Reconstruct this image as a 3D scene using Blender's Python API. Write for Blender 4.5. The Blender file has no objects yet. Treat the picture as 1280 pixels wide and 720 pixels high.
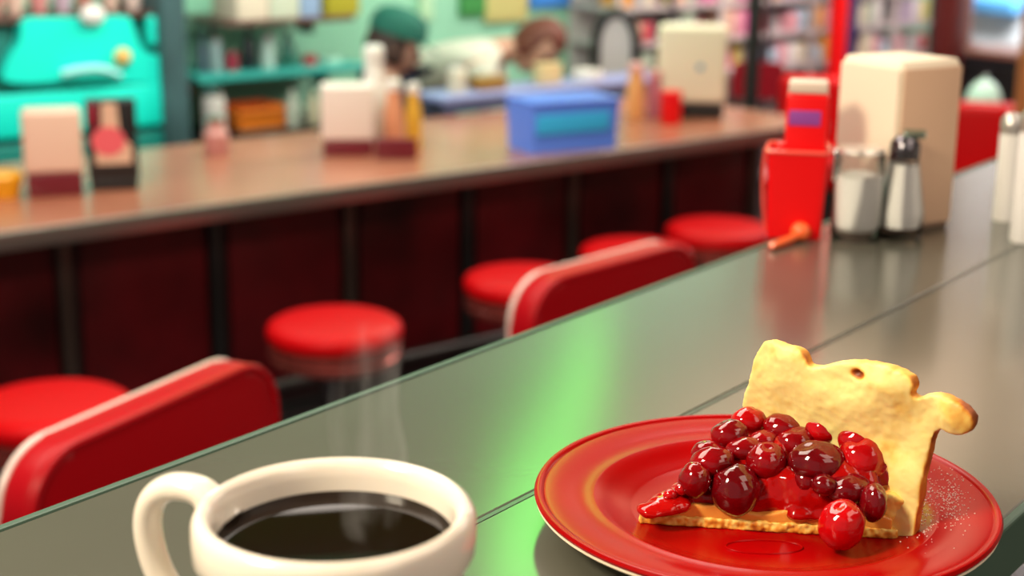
import bpy, bmesh, math, random
from mathutils import Vector, Matrix, noise
random.seed(7)
C = bpy.context.scene.collection
PI = math.pi

# ------------------------------------------------------------------ camera model
F, PITCH, ROLL, H = 1900.0, 0.261, 0.0108, 1.50
YAW = math.radians(51.0)
RZ = Matrix.Rotation(YAW, 3, 'Z')
_fw = Vector((0, math.cos(PITCH), -math.sin(PITCH))); _rt = Vector((1, 0, 0)); _up = _rt.cross(_fw)
FW = RZ @ _fw
R2 = RZ @ (_rt*math.cos(ROLL) + _up*math.sin(ROLL))
U2 = R2.cross(FW)
O = Vector((0, 0, H))
def ray(x, y): return FW*F + R2*(x-640) - U2*(y-360)
def PZ(x, y, z):
    d = ray(x, y); return O + d*((z-H)/d.z)
def PX(x, y, X):
    d = ray(x, y); return O + d*(X/d.x)
def PY(x, y, Y):
    d = ray(x, y); return O + d*(Y/d.y)
def depth(P): return (P-O).dot(FW)
def yaw_to_cam(P):            # rotation that turns local -Y towards the viewer's standpoint
    return math.atan2(O.y-P.y, O.x-P.x) + PI/2

# ------------------------------------------------------------------ materials
def lin(c):
    r = []
    for v in c[:3]:
        v = v/255.0
        r.append(v/12.92 if v <= 0.04045 else ((v+0.055)/1.055)**2.4)
    return (*r, 1.0)
MATS = {}
def mat(name, col, rough=.5, metal=0, coat=0, trans=0, sss=0, sssr=(.01, .003, .002), emit=0, var=0, vs=8, bump=0, bs=60, ior=1.5, spec=.5, crough=.05):
    if name in MATS: return MATS[name]
    m = bpy.data.materials.new(name); m.use_nodes = True
    nt = m.node_tree; b = nt.nodes['Principled BSDF']
    c = lin(col) if max(col) > 1.5 else (*col[:3], 1)
    b.inputs['Base Color'].default_value = c
    b.inputs['Roughness'].default_value = rough
    b.inputs['Metallic'].default_value = metal
    b.inputs['IOR'].default_value = ior
    b.inputs['Specular IOR Level'].default_value = spec
    b.inputs['Coat Weight'].default_value = coat
    b.inputs['Coat Roughness'].default_value = crough
    b.inputs['Transmission Weight'].default_value = trans
    b.inputs['Subsurface Weight'].default_value = sss
    b.inputs['Subsurface Radius'].default_value = sssr
    b.inputs['Subsurface Scale'].default_value = 1.0
    if emit:
        b.inputs['Emission Color'].default_value = c
        b.inputs['Emission Strength'].default_value = emit
    tc = nt.nodes.new('ShaderNodeTexCoord')
    if var:
        n = nt.nodes.new('ShaderNodeTexNoise'); n.inputs['Scale'].default_value = vs; n.inputs['Detail'].default_value = 4
        r = nt.nodes.new('ShaderNodeValToRGB')
        r.color_ramp.elements[0].position = .3; r.color_ramp.elements[1].position = .7
        r.color_ramp.elements[0].color = (*[v*(1-var) for v in c[:3]], 1)
        r.color_ramp.elements[1].color = (*[min(1, v*(1+var)) for v in c[:3]], 1)
        nt.links.new(tc.outputs['Object'], n.inputs['Vector']); nt.links.new(n.outputs['Fac'], r.inputs['Fac'])
        nt.links.new(r.outputs['Color'], b.inputs['Base Color'])
    if bump:
        n = nt.nodes.new('ShaderNodeTexNoise'); n.inputs['Scale'].default_value = bs; n.inputs['Detail'].default_value = 3
        bp = nt.nodes.new('ShaderNodeBump'); bp.inputs['Strength'].default_value = bump; bp.inputs['Distance'].default_value = .002
        nt.links.new(tc.outputs['Object'], n.inputs['Vector']); nt.links.new(n.outputs['Fac'], bp.inputs['Height'])
        nt.links.new(bp.outputs['Normal'], b.inputs['Normal'])
    MATS[name] = m
    return m

# ------------------------------------------------------------------ mesh helpers
def obj(name, bm, m, parent=None, smooth=True, loc=None, rotz=0):
    me = bpy.data.meshes.new(name)
    bmesh.ops.recalc_face_normals(bm, faces=bm.faces[:])
    bm.to_mesh(me); bm.free()
    if smooth:
        for p in me.polygons: p.use_smooth = True
        try: me.set_sharp_from_angle(angle=math.radians(38))
        except Exception: pass
    o = bpy.data.objects.new(name, me); C.objects.link(o)
    if m: me.materials.append(m)
    if loc is not None: o.location = loc
    o.rotation_euler.z = rotz
    if parent: o.parent = parent
    return o
def empty(name, loc=(0, 0, 0), rotz=0):
    o = bpy.data.objects.new(name, None); C.objects.link(o); o.location = loc; o.rotation_euler.z = rotz
    o.empty_display_size = .05
    return o
def tag(o, label, cat, group=None, kind=None):
    o['label'] = label; o['category'] = cat
    if group: o['group'] = group
    if kind: o['kind'] = kind
    return o
def structure(name, bm, m, **k):
    o = obj(name, bm, m, **k); o['kind'] = 'structure'; return o
def add_box(bm, c, s, bev=0, seg=3, rot=0, rx=0):
    r = bmesh.ops.create_cube(bm, size=1)
    vs = r['verts']
    bmesh.ops.scale(bm, vec=Vector(s), verts=vs)
    if bev:
        es = list({e for v in vs for e in v.link_edges})
        rr = bmesh.ops.bevel(bm, geom=es, offset=bev, segments=seg, profile=.5, affect='EDGES')
        vs = list({v for v in rr['verts']} | {v for v in vs if v.is_valid})
    mt = Matrix.Translation(Vector(c)) @ Matrix.Rotation(rot, 4, 'Z') @ Matrix.Rotation(rx, 4, 'X')
    bmesh.ops.transform(bm, matrix=mt, verts=vs)
    return bm
def box(c, s, bev=0, **k): return add_box(bmesh.new(), c, s, bev, **k)
def add_lathe(bm, prof, n=48, c=(0, 0, 0), close=False):
    rings = []
    for r, z in prof:
        if r < 1e-6: rings.append([bm.verts.new((c[0], c[1], c[2]+z))])
        else: rings.append([bm.verts.new((c[0]+r*math.cos(2*PI*i/n), c[1]+r*math.sin(2*PI*i/n), c[2]+z)) for i in range(n)])
    prs = list(zip(rings, rings[1:]))
    if close: prs.append((rings[-1], rings[0]))
    for a, b in prs:
        for i in range(n):
            j = (i+1) % n
            if len(a) == 1 and len(b) == 1: continue
            if len(a) == 1: bm.faces.new((a[0], b[i], b[j]))
            elif len(b) == 1: bm.faces.new((a[i], b[0], a[j]))
            else: bm.faces.new((a[i], b[i], b[j], a[j]))
    return bm
def lathe(prof, n=48, **k): return add_lathe(bmesh.new(), prof, n, **k)
def spline(pts, n=6, closed=False):
    out = []; N = len(pts); P = [Vector(p) for p in pts]
    rng = range(N) if closed else range(N-1)
    for i in rng:
        g = (lambda k: P[k % N]) if closed else (lambda k: P[max(0, min(N-1, k))])
        a, b, c, d = g(i-1), g(i), g(i+1), g(i+2)
        for k in range(n):
            t = k/n
            out.append(.5*((2*b)+(c-a)*t+(2*a-5*b+4*c-d)*t*t+(3*b-a-3*c+d)*t**3))
    if not closed: out.append(P[-1])
    return out
def add_tube(bm, pts, r, n=12, cap=True, flat=1.0):
    pts = [Vector(p) for p in pts]; rings = []
    up = Vector((0, 0, 1)); prev = None
    for i, p in enumerate(pts):
        t = (pts[min(i+1, len(pts)-1)]-pts[max(i-1, 0)]).normalized()
        if prev is None:
            a = t.cross(up)
            if a.length < .1: a = t.cross(Vector((1, 0, 0)))
        else: a = prev - t*prev.dot(t)
        a.normalize(); prev = a; b = t.cross(a)
        rr = r(i/(len(pts)-1)) if callable(r) else r
        rings.append([bm.verts.new(p+(a*math.cos(2*PI*k/n)*flat+b*math.sin(2*PI*k/n))*rr) for k in range(n)])
    for a, b in zip(rings, rings[1:]):
        for k in range(n): bm.faces.new((a[k], a[(k+1) % n], b[(k+1) % n], b[k]))
    if cap: bm.faces.new(rings[0][::-1]); bm.faces.new(rings[-1])
    return bm
def tube(pts, r, **k): return add_tube(bmesh.new(), pts, r, **k)
def add_prism(bm, poly, n):   # poly: list of 3D points in a plane, n: extrusion vector
    n = Vector(n)
    a = [bm.verts.new(Vector(p)) for p in poly]; b = [bm.verts.new(Vector(p)+n) for p in poly]
    bm.faces.new(a); bm.faces.new(b[::-1])
    for i in range(len(a)):
        j = (i+1) % len(a); bm.faces.new((a[j], a[i], b[i], b[j]))
    return bm
def prism(poly, n): return add_prism(bmesh.new(), poly, n)
def rrect(x0, x1, z0, z1, r, n=6, corners=(1, 1, 1, 1)):   # bl br tr tl
    out = []
    for k, (cx, cz, a0) in enumerate(((x0+r, z0+r, PI), (x1-r, z0+r, 1.5*PI), (x1-r, z1-r, 0), (x0+r, z1-r, .5*PI))):
        if corners[k]:
            for i in range(n+1):
                a = a0+i*PI/2/n; out.append((cx+r*math.cos(a), cz+r*math.sin(a)))
        else: out.append(((x0, z0), (x1, z0), (x1, z1), (x0, z1))[k])
    return out
def add_ball(bm, c, s, u=20, v=14, rot=None):
    r = bmesh.ops.create_uvsphere(bm, u_segments=u, v_segments=v, radius=1)
    mt = Matrix.Translation(Vector(c)) @ (rot.to_4x4() if rot else Matrix()) @ Matrix.Diagonal((*s, 1)) if not isinstance(s, (int, float)) else Matrix.Translation(Vector(c)) @ Matrix.Diagonal((s, s, s, 1))
    bmesh.ops.transform(bm, matrix=mt, verts=r['verts'])
    return bm
def bake(o, mods):            # apply modifiers by evaluating them
    for t, kw in mods:
        m = o.modifiers.new(t, t)
        for k, v in kw.items(): setattr(m, k, v)
    bpy.context.view_layer.update()
    dg = bpy.context.evaluated_depsgraph_get()
    me = bpy.data.meshes.new_from_object(o.evaluated_get(dg))
    mats = list(o.data.materials)
    o.modifiers.clear(); o.data = me
    if not me.materials:
        for x in mats: me.materials.append(x)
    for p in me.polygons: p.use_smooth = True
    return o
def jitter(o, amp, sc, seed=0, w=None):
    me = o.data; off = Vector((seed*3.1, seed*1.7, seed*5.3))
    ns = [v.normal.copy() for v in me.vertices]
    for v, n in zip(me.vertices, ns):
        a = amp*noise.fractal(v.co*sc+off, 1.0, 2.0, 4)
        if w: a *= w(v.co)
        v.co += n*a

# ------------------------------------------------------------------ shared materials
M_table = mat('green_grey_laminate', (.082, .082, .064), rough=.2, var=.12, vs=2.5, spec=.9)
M_inlay = mat('seam_inlay', (.10, .11, .10), rough=.3, metal=.8)
M_edge = mat('table_edge', (.06, .11, .08), rough=.4, spec=.3)
M_chrome = mat('chrome', (.8, .8, .8), rough=.12, metal=1)
M_steel = mat('dark_steel', (.2, .2, .21), rough=.3, metal=1)
M_black = mat('black_plastic', (.012, .011, .012), rough=.35)
M_cream = mat('cream_plastic', (.78, .62, .5), rough=.4)
M_creamp = mat('cream_paper', (.86, .74, .58), rough=.6)
M_white = mat('white_ceramic', (.84, .76, .66), rough=.16, coat=.3, sss=.15, sssr=(.004, .003, .002))
M_redv = mat('red_vinyl', (.60, .0015, .004), rough=.42, spec=.14, bump=.08, bs=30)
M_piping = mat('pale_piping', (.75, .6, .55), rough=.3)
M_chair = mat('crimson_vinyl', (.40, .001, .006), rough=.4, spec=.18, bump=.08, bs=30)
M_red = mat('red_plastic', (.85, .003, .005), rough=.35, spec=.3)
M_glass = bpy.data.materials.new('clear_glass'); M_glass.use_nodes = True
nt = M_glass.node_tree; nt.nodes.clear(); _o = nt.nodes.new('ShaderNodeOutputMaterial'); _m = nt.nodes.new('ShaderNodeMixShader'); _t = nt.nodes.new('ShaderNodeBsdfTransparent'); _g = nt.nodes.new('ShaderNodeBsdfGlossy')
_f = nt.nodes.new('ShaderNodeFresnel'); _f.inputs['IOR'].default_value = 1.35; _g.inputs['Roughness'].default_value = .03; _t.inputs['Color'].default_value = (.95, .96, .95, 1)
nt.links.new(_f.outputs[0], _m.inputs[0]); nt.links.new(_t.outputs[0], _m.inputs[1]); nt.links.new(_g.outputs[0], _m.inputs[2]); nt.links.new(_m.outputs[0], _o.inputs['Surface'])
M_salt = mat('white_salt', (.95, .93, .92), rough=.9, bump=.2, bs=900)
M_darkred = mat('dark_red_panel', (.10, .003, .006), rough=.4, var=.8, vs=2.2, spec=.3)
M_maroon = mat('maroon_plastic', (.16, .01, .02), rough=.3)

T = 1.175          # the bar table's top
# ================================================================== ROOM
WX, WY, CH = -5.45, 7.8, 3.2
M_wall = mat('mint_wall', (.3, .62, .45), rough=.7, var=.1, vs=2)
M_far = mat('pale_far_wall', (.6, .5, .48), rough=.7, var=.1, vs=2)
M_ceil = mat('ceiling_board', (.30, .28, .25), rough=.8, var=.06, vs=1)
fm = mat('dark_floor', (.03, .022, .024), rough=.35)
nt = fm.node_tree
tc = nt.nodes.new('ShaderNodeTexCoord'); ck = nt.nodes.new('ShaderNodeTexChecker')
ck.inputs['Scale'].default_value = 3.3; ck.inputs['Color1'].default_value = (.035, .02, .022, 1); ck.inputs['Color2'].default_value = (.012, .012, .014, 1)
nt.links.new(tc.outputs['Object'], ck.inputs['Vector']); nt.links.new(ck.outputs['Color'], nt.nodes['Principled BSDF'].inputs['Base Color'])
structure('floor', box((-1.1, (WY+.1-1.75)/2, -.05), (8.8, WY+1.85, .1)), fm)
structure('ceiling', box((-1.1, (WY+.1-1.75)/2, CH+.05), (8.8, WY+1.85, .1)), M_ceil)
structure('wall_left', box((WX-.05, (WY+.1-1.75)/2, CH/2), (.1, WY+1.85, CH)), M_wall)
# far wall with a window opening
wl = PY(1196, 62, WY); wr = PY(1300, 62, WY)
wz0, wz1, wx0, wx1 = max(.3, wl.z), 2.3, wl.x, wl.x+1.5
bm = bmesh.new()
add_box(bm, ((WX+wx0)/2, WY+.05, CH/2), (wx0-WX, .1, CH))
add_box(bm, ((wx1+3.25)/2, WY+.05, CH/2), (3.25-wx1, .1, CH))
add_box(bm, ((wx0+wx1)/2, WY+.05, wz0/2), (wx1-wx0, .1, wz0))
add_box(bm, ((wx0+wx1)/2, WY+.05, (wz1+CH)/2), (wx1-wx0, .1, CH-wz1))
structure('wall_far', bm, M_far)
structure('wall_right', box((3.3, (WY+.1-1.75)/2, CH/2), (.1, WY+1.85, CH)), M_far)
ext = empty('street_building', (-6, WY+3.5, 0)); tag(ext, 'white building with a blue awning across the street, seen through the far window', 'building')
obj('wall', box((0, 0, 1.4), (9, .4, 4.4), .01), mat('white_render', (.8, .8, .82), rough=.8), ext)
pa = PY(1250, 18, WY+3.2)
obj('awning', box((pa.x+6, -.30, pa.z+.10), (.40, .25, .13), .02, rx=.3), mat('awning_blue', (.12, .42, .80), rough=.7), ext)
win = empty('window_1', ((wx0+wx1)/2, WY, 0)); win['kind'] = 'structure'
ww = wx1-wx0; bm = bmesh.new()
for dx in (-ww/2+.025, ww/2-.025, 0): add_box(bm, (dx, .02, (wz0+wz1)/2), (.05, .08, wz1-wz0), .004)
for z in (wz0+.02, wz1-.02): add_box(bm, (0, .02, z), (ww, .08, .05), .004)
obj('window_frame', bm, mat('rust_frame', (.32, .09, .05), rough=.4), win)
obj('pane', box((0, .05, (wz0+wz1)/2), (ww, .006, wz1-wz0)), M_glass, win)

# ================================================================== BAR TABLE
A0 = PZ(0, 657, T); A1 = PZ(1280, 185, T)
taz = math.atan2(-(A1.x-A0.x), A1.y-A0.y)            # rotation about Z that maps +Y on the table's run
td = Vector((-math.sin(taz), math.cos(taz), 0)); tn = Vector((math.cos(taz), math.sin(taz), 0))
def toff(P): return (P-A0).dot(tn)
so = (toff(PZ(600, 650, T))+toff(PZ(1090, 400, T)))/2
ro = (toff(PZ(1190, 720, T))+toff(PZ(1280, 645, T)))/2
tab = empty('bar_table', (A0.x, A0.y, 0), taz)
tag(tab, 'long narrow grey-green bar table carrying the coffee mug and the pie plate', 'table')
L0, L1 = -1.3, 2.6
bm = bmesh.new()
add_box(bm, ((so-.0015+.006)/2, (L0+L1)/2, T-.015), (so-.0015-.006, L1-L0, .03), .0015, seg=2)
obj('tabletop', bm, M_table, tab, smooth=False)
bm = bmesh.new()
add_box(bm, ((so+.0015+ro-.006)/2, (L0+L1)/2, T-.015), (ro-.006-so-.0015, L1-L0, .03), .0015, seg=2)
obj('tabletop', bm, M_table, tab, smooth=False)
obj('seam_strip', box((so, (L0+L1)/2, T-.0148), (.0030, L1-L0, .029)), M_inlay, tab)
for x in (.003, ro-.003): obj('edge_trim', box((x, (L0+L1)/2, T-.016), (.006, L1-L0, .034), .0015, seg=2), M_edge, tab, smooth=False)
for y in (-.9, .8, 2.3):
    cx = ro/2
    o = obj('leg', lathe([(.028, 0), (.028, T-.031)], 24), M_chrome, tab); o.location = (cx, y, 0)
    add = lathe([(0, 0), (.2, 0), (.2, .01), (.06, .03), (.032, .06), (.032, .065), (0, .065)], 40)
    f2 = obj('foot', add, M_steel, o)

# ================================================================== COFFEE MUG
MZ = T; mh = .102; mr = .0525
mc = PZ(418, 632, T+mh); mc = Vector((mc.x, mc.y, T))
side = Vector((R2.x, R2.y, 0)).normalized(); fwd = Vector((FW.x, FW.y, 0)).normalized()
mug = empty('coffee_mug', mc); mug.rotation_euler.z = math.atan2(-side.y, -side.x) - math.radians(21)   # local +X points to the handle
tag(mug, 'thick white diner mug of black coffee standing on the grey-green table', 'mug')
prof = [(0, .004), (.030, .004), (.033, 0), (.037, .0), (.041, .004), (.0435, .012), (.0455, .03), (.0465, .055), (.0468, mh-.026), (.0475, mh-.0225),
        (.0505, mh-.0195), (.0521, mh-.0165), (mr, mh-.010), (.0522, mh-.004), (.0508, mh-.0012), (.0488, mh), (.0468, mh-.0008), (.0452, mh-.003),
        (.0446, mh-.007), (.0440, mh-.02), (.0420, mh-.05), (.039, .02), (.033, .010), (.02, .007), (0, .007)]
obj('body', lathe(prof, 96), M_white, mug)
hz = mh
hp = spline([(.0462, 0, hz-.0150), (.0510, 0, hz-.0105), (.057, 0, hz-.0035), (.0700, 0, hz-.0035), (.0795, 0, hz-.011), (.0822, 0, hz-.024), (.0778, 0, hz-.041), (.067, 0, hz-.056), (.056, 0, hz-.069), (.0460, 0, hz-.077)], 8)
obj('handle', tube(hp, lambda t: .0052+.0022*(2*t-1)**4, n=20, flat=1.25), M_white, mug)
# red printed band, on the right flank
bm = bmesh.new(); n = 24
for i in range(n+1):
    a = PI + .36 + (-.95+1.15*i/n)
    for z in (.038, .0735-.006*(1-i/n)):
        bm.verts.new((.0471*math.cos(a), .0471*math.sin(a), z))
bm.verts.ensure_lookup_table()
for i in range(n): bm.faces.new((bm.verts[2*i], bm.verts[2*i+2], bm.verts[2*i+3], bm.verts[2*i+1]))
band = obj('printed_band', bm, mat('faded_red_print', (.45, .08, .08), rough=.2), mug)
sm = band.modifiers.new('s', 'SOLIDIFY'); sm.thickness = .0004; sm.offset = 1
M_coffee = mat('black_coffee', (.006, .002, .0008), rough=.04, spec=.25, ior=1.33)
cofz = mh-.0125
co = obj('coffee', lathe([(0, -.004), (.0436, -.004), (.0441, .0001), (.0434, .0001), (.0425, -.0002), (0, -.0003)], 80), M_coffee, loc=(mc.x, mc.y, T+cofz))
tag(co, 'black coffee filling the white mug almost to its rim', 'coffee')
# steam
sm = bpy.data.materials.new('steam'); sm.use_nodes = True; nt = sm.node_tree; nt.nodes.clear()
out = nt.nodes.new('ShaderNodeOutputMaterial'); pv = nt.nodes.new('ShaderNodeVolumePrincipled')
tc = nt.nodes.new('ShaderNodeTexCoord'); mp = nt.nodes.new('ShaderNodeMapping'); mp.inputs['Scale'].default_value = (70, 70, 12)
ns = nt.nodes.new('ShaderNodeTexNoise'); ns.inputs['Scale'].default_value = 1.0; ns.inputs['Detail'].default_value = 2; ns.inputs['Distortion'].default_value = .6
mr_ = nt.nodes.new('ShaderNodeMapRange'); mr_.inputs['From Min'].default_value = .46; mr_.inputs['From Max'].default_value = .75; mr_.inputs['To Max'].default_value = 22
nt.links.new(tc.outputs['Object'], mp.inputs['Vector']); nt.links.new(mp.outputs['Vector'], ns.inputs['Vector']); nt.links.new(ns.outputs['Fac'], mr_.inputs['Value'])
nt.links.new(mr_.outputs['Result'], pv.inputs['Density']); pv.inputs['Color'].default_value = (.95, .93, .92, 1); pv.inputs['Anisotropy'].default_value = .2
nt.links.new(pv.outputs['Volume'], out.inputs['Volume'])
sp = mc + side*.012
st = obj('steam', tube(spline([(0, 0, .002), (.003, .001, .025), (-.002, 0, .05), (.004, .002, .08)], 6), lambda t: .010+.004*math.sin(3*t), n=14), sm, loc=(sp.x, sp.y, T+cofz))
tag(st, 'thin wisp of steam rising off the coffee in the mug', 'steam', kind='stuff')

# ================================================================== PLATE
PR = .1195; PH = .019
pc = PZ(954.5, 616, T+PH); pc = Vector((pc.x, pc.y, T))
plate = empty('dinner_plate', pc)
tag(plate, 'round glossy red plate with cream underside holding the cherry pie slice', 'plate')
M_plate = mat('red_glaze', (.31, .0006, .001), rough=.22, spec=.10, var=.10, vs=10)
zb = .0085          # well height
top = [(0, zb), (.028, zb), (.0292, zb+.0007), (.0306, zb), (.055, zb), (.0675, zb+.0002), (.0692, zb+.0008), (.0705, zb+.0012), (.074, zb+.0022), (.082, zb+.0048), (.0875, zb+.0078),
       (.0888, zb+.0079), (.0905, zb+.0074), (.100, zb+.0088), (.1125, zb+.0105), (.1145, zb+.0103), (.1152, zb+.0110), (.1168, zb+.0117), (.1186, zb+.0114), (PR, zb+.0098), (.1190, zb+.0086)]
inner = [(.1170, zb+.0078), (.100, zb+.0055), (.088, zb+.003), (.074, zb-.0022), (.060, zb-.0035), (0, zb-.0035)]
obj('dish', lathe(top+inner, 128), M_plate, plate)
und = [(0, zb-.0037), (.060, zb-.0037), (.074, zb-.0024), (.088, zb+.0028), (.100, zb+.0053), (.1168, zb+.0076), (.1182, zb+.0080), (.1186, zb+.0068), (.1165, zb+.0050), (.100, zb+.0015),
       (.088, zb-.0015), (.072, zb-.0060), (.068, .0), (.062, 0), (.058, zb-.0065), (0, zb-.0065)]
obj('underside', lathe(und, 128), mat('cream_glaze', (.8, .66, .5), rough=.25), plate)
# small embossed ring mark in the middle front of the well
ec = PZ(955, 684, T+zb)-pc; bm = bmesh.new(); ring = []
ring = [(ec.x+.019*math.cos(a)*side.x+.008*math.sin(a)*fwd.x, ec.y+.019*math.cos(a)*side.y+.008*math.sin(a)*fwd.y, zb+.0002) for a in [2*PI*k/48 for k in range(49)]]
obj('embossed_mark', tube(ring, .0006, n=6, cap=False), M_plate, plate)
# pale grains imitating a speckled highlight on the right of the well
bm = bmesh.new(); rs = random.Random(3)
for i in range(520):
    px, py = (rs.gauss(1188, 12), rs.gauss(628, 20)) if rs.random() < .6 else (rs.gauss(1152, 9), rs.gauss(635, 18))
    q = PZ(px, py, T+zb+.006)
    rr = math.hypot(q.x-pc.x, q.y-pc.y)
    if rr > .114 or rr < .03: continue
    z = zb
    for (r0, z0), (r1, z1) in zip(top, top[1:]):
        if r0 <= rr <= r1: z = z0+(z1-z0)*(rr-r0)/max(1e-6, r1-r0); break
    s = rs.uniform(.00018, .00042)
    add_ball(bm, (q.x, q.y, T+z+s*.5), s, 6, 4)
cr = obj('highlight_grains', bm, mat('sugar', (.75, .6, .55), rough=.5))  # pale grain material carries the highlight's tone
tag(cr, 'fine pale grains imitating a speckled highlight beside the pie crust on the red plate', 'sugar', kind='stuff')

# ================================================================== CHERRY PIE SLICE
zp = T+zb
P0 = PZ(801, 655, zp); P1 = PZ(1122, 675, zp)
ed = (P1-P0).normalized(); nb = Vector((-ed.y, ed.x, 0))
if nb.dot(fwd) < 0: nb = -nb
Lp = (P1-P0).length
P2 = P1 + nb*.072 - ed*.012
pie = empty('cherry_pie_slice', P0)
tag(pie, 'slice of cherry pie with upright golden crust lying on the red plate', 'pie')
def loc(v): return Vector(v)-P0
M_crust = bpy.data.materials.new('golden_crust'); M_crust.use_nodes = True
nt = M_crust.node_tree; b = nt.nodes['Principled BSDF']
at_ = nt.nodes.new('ShaderNodeAttribute'); at_.attribute_name = 'brown'
nz = nt.nodes.new('ShaderNodeTexNoise'); nz.inputs['Scale'].default_value = 130; nz.inputs['Detail'].default_value = 5
tc = nt.nodes.new('ShaderNodeTexCoord'); nt.links.new(tc.outputs['Object'], nz.inputs['Vector'])
nz2 = nt.nodes.new('ShaderNodeTexNoise'); nz2.inputs['Scale'].default_value = 40; nt.links.new(tc.outputs['Object'], nz2.inputs['Vector'])
ad = nt.nodes.new('ShaderNodeMath'); ad.operation = 'MULTIPLY_ADD'; ad.inputs[1].default_value = .48; nt.links.new(nz.outputs['Fac'], ad.inputs[0])
sb = nt.nodes.new('ShaderNodeMath'); sb.operation = 'ADD'; sb.inputs[1].default_value = -.31; nt.links.new(at_.outputs['Fac'], sb.inputs[0]); nt.links.new(sb.outputs[0], ad.inputs[2])
cr_ = nt.nodes.new('ShaderNodeValToRGB'); e = cr_.color_ramp.elements
e[0].position = 0; e[0].color = lin((253, 232, 150)); e[1].position = 1; e[1].color = lin((110, 45, 10))
for p_, c_ in ((.25, (248, 212, 112)), (.5, (226, 150, 50)), (.75, (180, 92, 25))):
    q = e.new(p_); q.color = lin(c_)
nt.links.new(ad.outputs[0], cr_.inputs['Fac']); nt.links.new(cr_.outputs['Color'], b.inputs['Base Color'])
b.inputs['Roughness'].default_value = .5; b.inputs['Subsurface Weight'].default_value = .15; b.inputs['Subsurface Radius'].default_value = (.003, .0015, .0006); b.inputs['Subsurface Scale'].default_value = 1
bp = nt.nodes.new('ShaderNodeBump'); bp.inputs['Strength'].default_value = .3; bp.inputs['Distance'].default_value = .0007
mxn = nt.nodes.new('ShaderNodeMath'); mxn.operation = 'ADD'; nt.links.new(nz.outputs['Fac'], mxn.inputs[0]); nt.links.new(nz2.outputs['Fac'], mxn.inputs[1])
nt.links.new(mxn.outputs[0], bp.inputs['Height']); nt.links.new(bp.outputs['Normal'], b.inputs['Normal'])
def brown_attr(o, fn):
    a = o.data.attributes.new('brown', 'FLOAT', 'POINT')
    for i, v in enumerate(o.data.vertices): a.data[i].value = max(0, min(1, fn(v.co, v.normal)))

# bottom crust: crumbly layer along the base
hb = .0055
poly = [P0, P0+ed*Lp*.5-nb*.0006, P1, P2, P0+nb*.010+ed*.006, P0+nb*.004-ed*.001]
o = obj('bottom_crust', prism([loc(p) for p in poly], (0, 0, hb)), M_crust, pie)
bake(o, [('REMESH', dict(mode='VOXEL', voxel_size=.0007)), ('SMOOTH', dict(factor=.5, iterations=2))])
jitter(o, .0009, 260, 1)
for v in o.data.vertices: v.co.z = max(v.co.z, .0003)
brown_attr(o, lambda c, n: .52+.35*noise.noise(c*420)-(c.z/hb-.5)*.25)
# custard layer, lumpy upper edge
M_cust = mat('peach_custard', (.80, .33, .06), rough=.3, sss=.3, sssr=(.005, .002, .001), var=.12, vs=60)
def custard_h(t): return .0065+.0022*math.sin(t*9+.6)+.0012*math.sin(t*23)
q_in = -nb*-.0006
tops = []; bm = bmesh.new(); N = 40
low = [P0+ed*(.001+(Lp-.004)*i/N)+nb*.0008 for i in range(N+1)]
f1 = [bm.verts.new(loc(p)+Vector((0, 0, hb-.001))) for p in low]
f2 = [bm.verts.new(loc(p)+Vector((0, 0, hb+custard_h(i/N)*min(1, .35+i/4)))) for i, p in enumerate(low)]
back = [P0+nb*.008+(P2-P0-nb*.008)*(i/N)*.97 for i in range(N+1)]
b1 = [bm.verts.new(loc(p)+Vector((0, 0, hb-.001))) for p in back]
b2 = [bm.verts.new(loc(p)+Vector((0, 0, hb+.006*min(1, .3+i/4)))) for i, p in enumerate(back)]
for i in range(N):
    bm.faces.new((f1[i], f1[i+1], f2[i+1], f2[i])); bm.faces.new((b1[i+1], b1[i], b2[i], b2[i+1]))
    bm.faces.new((f2[i], f2[i+1], b2[i+1], b2[i])); bm.faces.new((f1[i+1], f1[i], b1[i], b1[i+1]))
bm.faces.new((f1[0], f2[0], b2[0], b1[0])); bm.faces.new((f1[N], b1[N], b2[N], f2[N]))
o = obj('custard_layer', bm, M_cust, pie)
bake(o, [('REMESH', dict(mode='VOXEL', voxel_size=.0008)), ('SMOOTH', dict(factor=.5, iterations=4))])

# glaze and filling: a mound built from overlapping blobs
M_fill = mat('cherry_glaze', (.38, .002, .0015), rough=.1, coat=.3, sss=.4, sssr=(.012, .0015, .0008), ior=1.4, crough=.04)
bm = bmesh.new()
fl = [(815, 640, .0135, .011, .0045), (832, 634, .0150, .013, .0060), (846, 630, .0150, .013, .007), (860, 622, .014, .014, .010), (890, 612, .016, .016, .014), (925, 606, .020, .020, .018), (960, 610, .020, .018, .020),
      (990, 615, .020, .018, .020), (1020, 615, .022, .016, .022), (1050, 612, .024, .016, .022), (1080, 612, .024, .014, .024), (1092, 630, .016, .008, .018),
      (930, 585, .026, .018, .016), (970, 575, .030, .018, .018), (1010, 575, .026, .016, .018), (1050, 588, .020, .014, .016), (1085, 596, .018, .009, .016), (1098, 610, .022, .011, .020), (1100, 640, .012, .009, .014), (1000, 640, .012, .015, .007), (1040, 645, .012, .014, .008)]
for x, y, z, rx, rz in fl:
    q = loc(PZ(x, y, zp+z))+fwd*(.008 if x < 1000 or y > 600 else .015)-Vector((0, 0, .0025)); add_ball(bm, q, (rx*.8, rx*.62, rz*.75), 16, 10)
add_prism(bm, [loc(p)+Vector((0,0,.004)) for p in (P0+ed*.008+nb*.0032, P1-ed*.010+nb*.0035, P2-ed*.012-nb*.004, P0+ed*.02+nb*.010)], (0, 0, .0135))
o = obj('cherry_filling', bm, M_fill, pie)
for v in o.data.vertices: v.co.z = max(v.co.z, hb+.0015)
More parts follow.
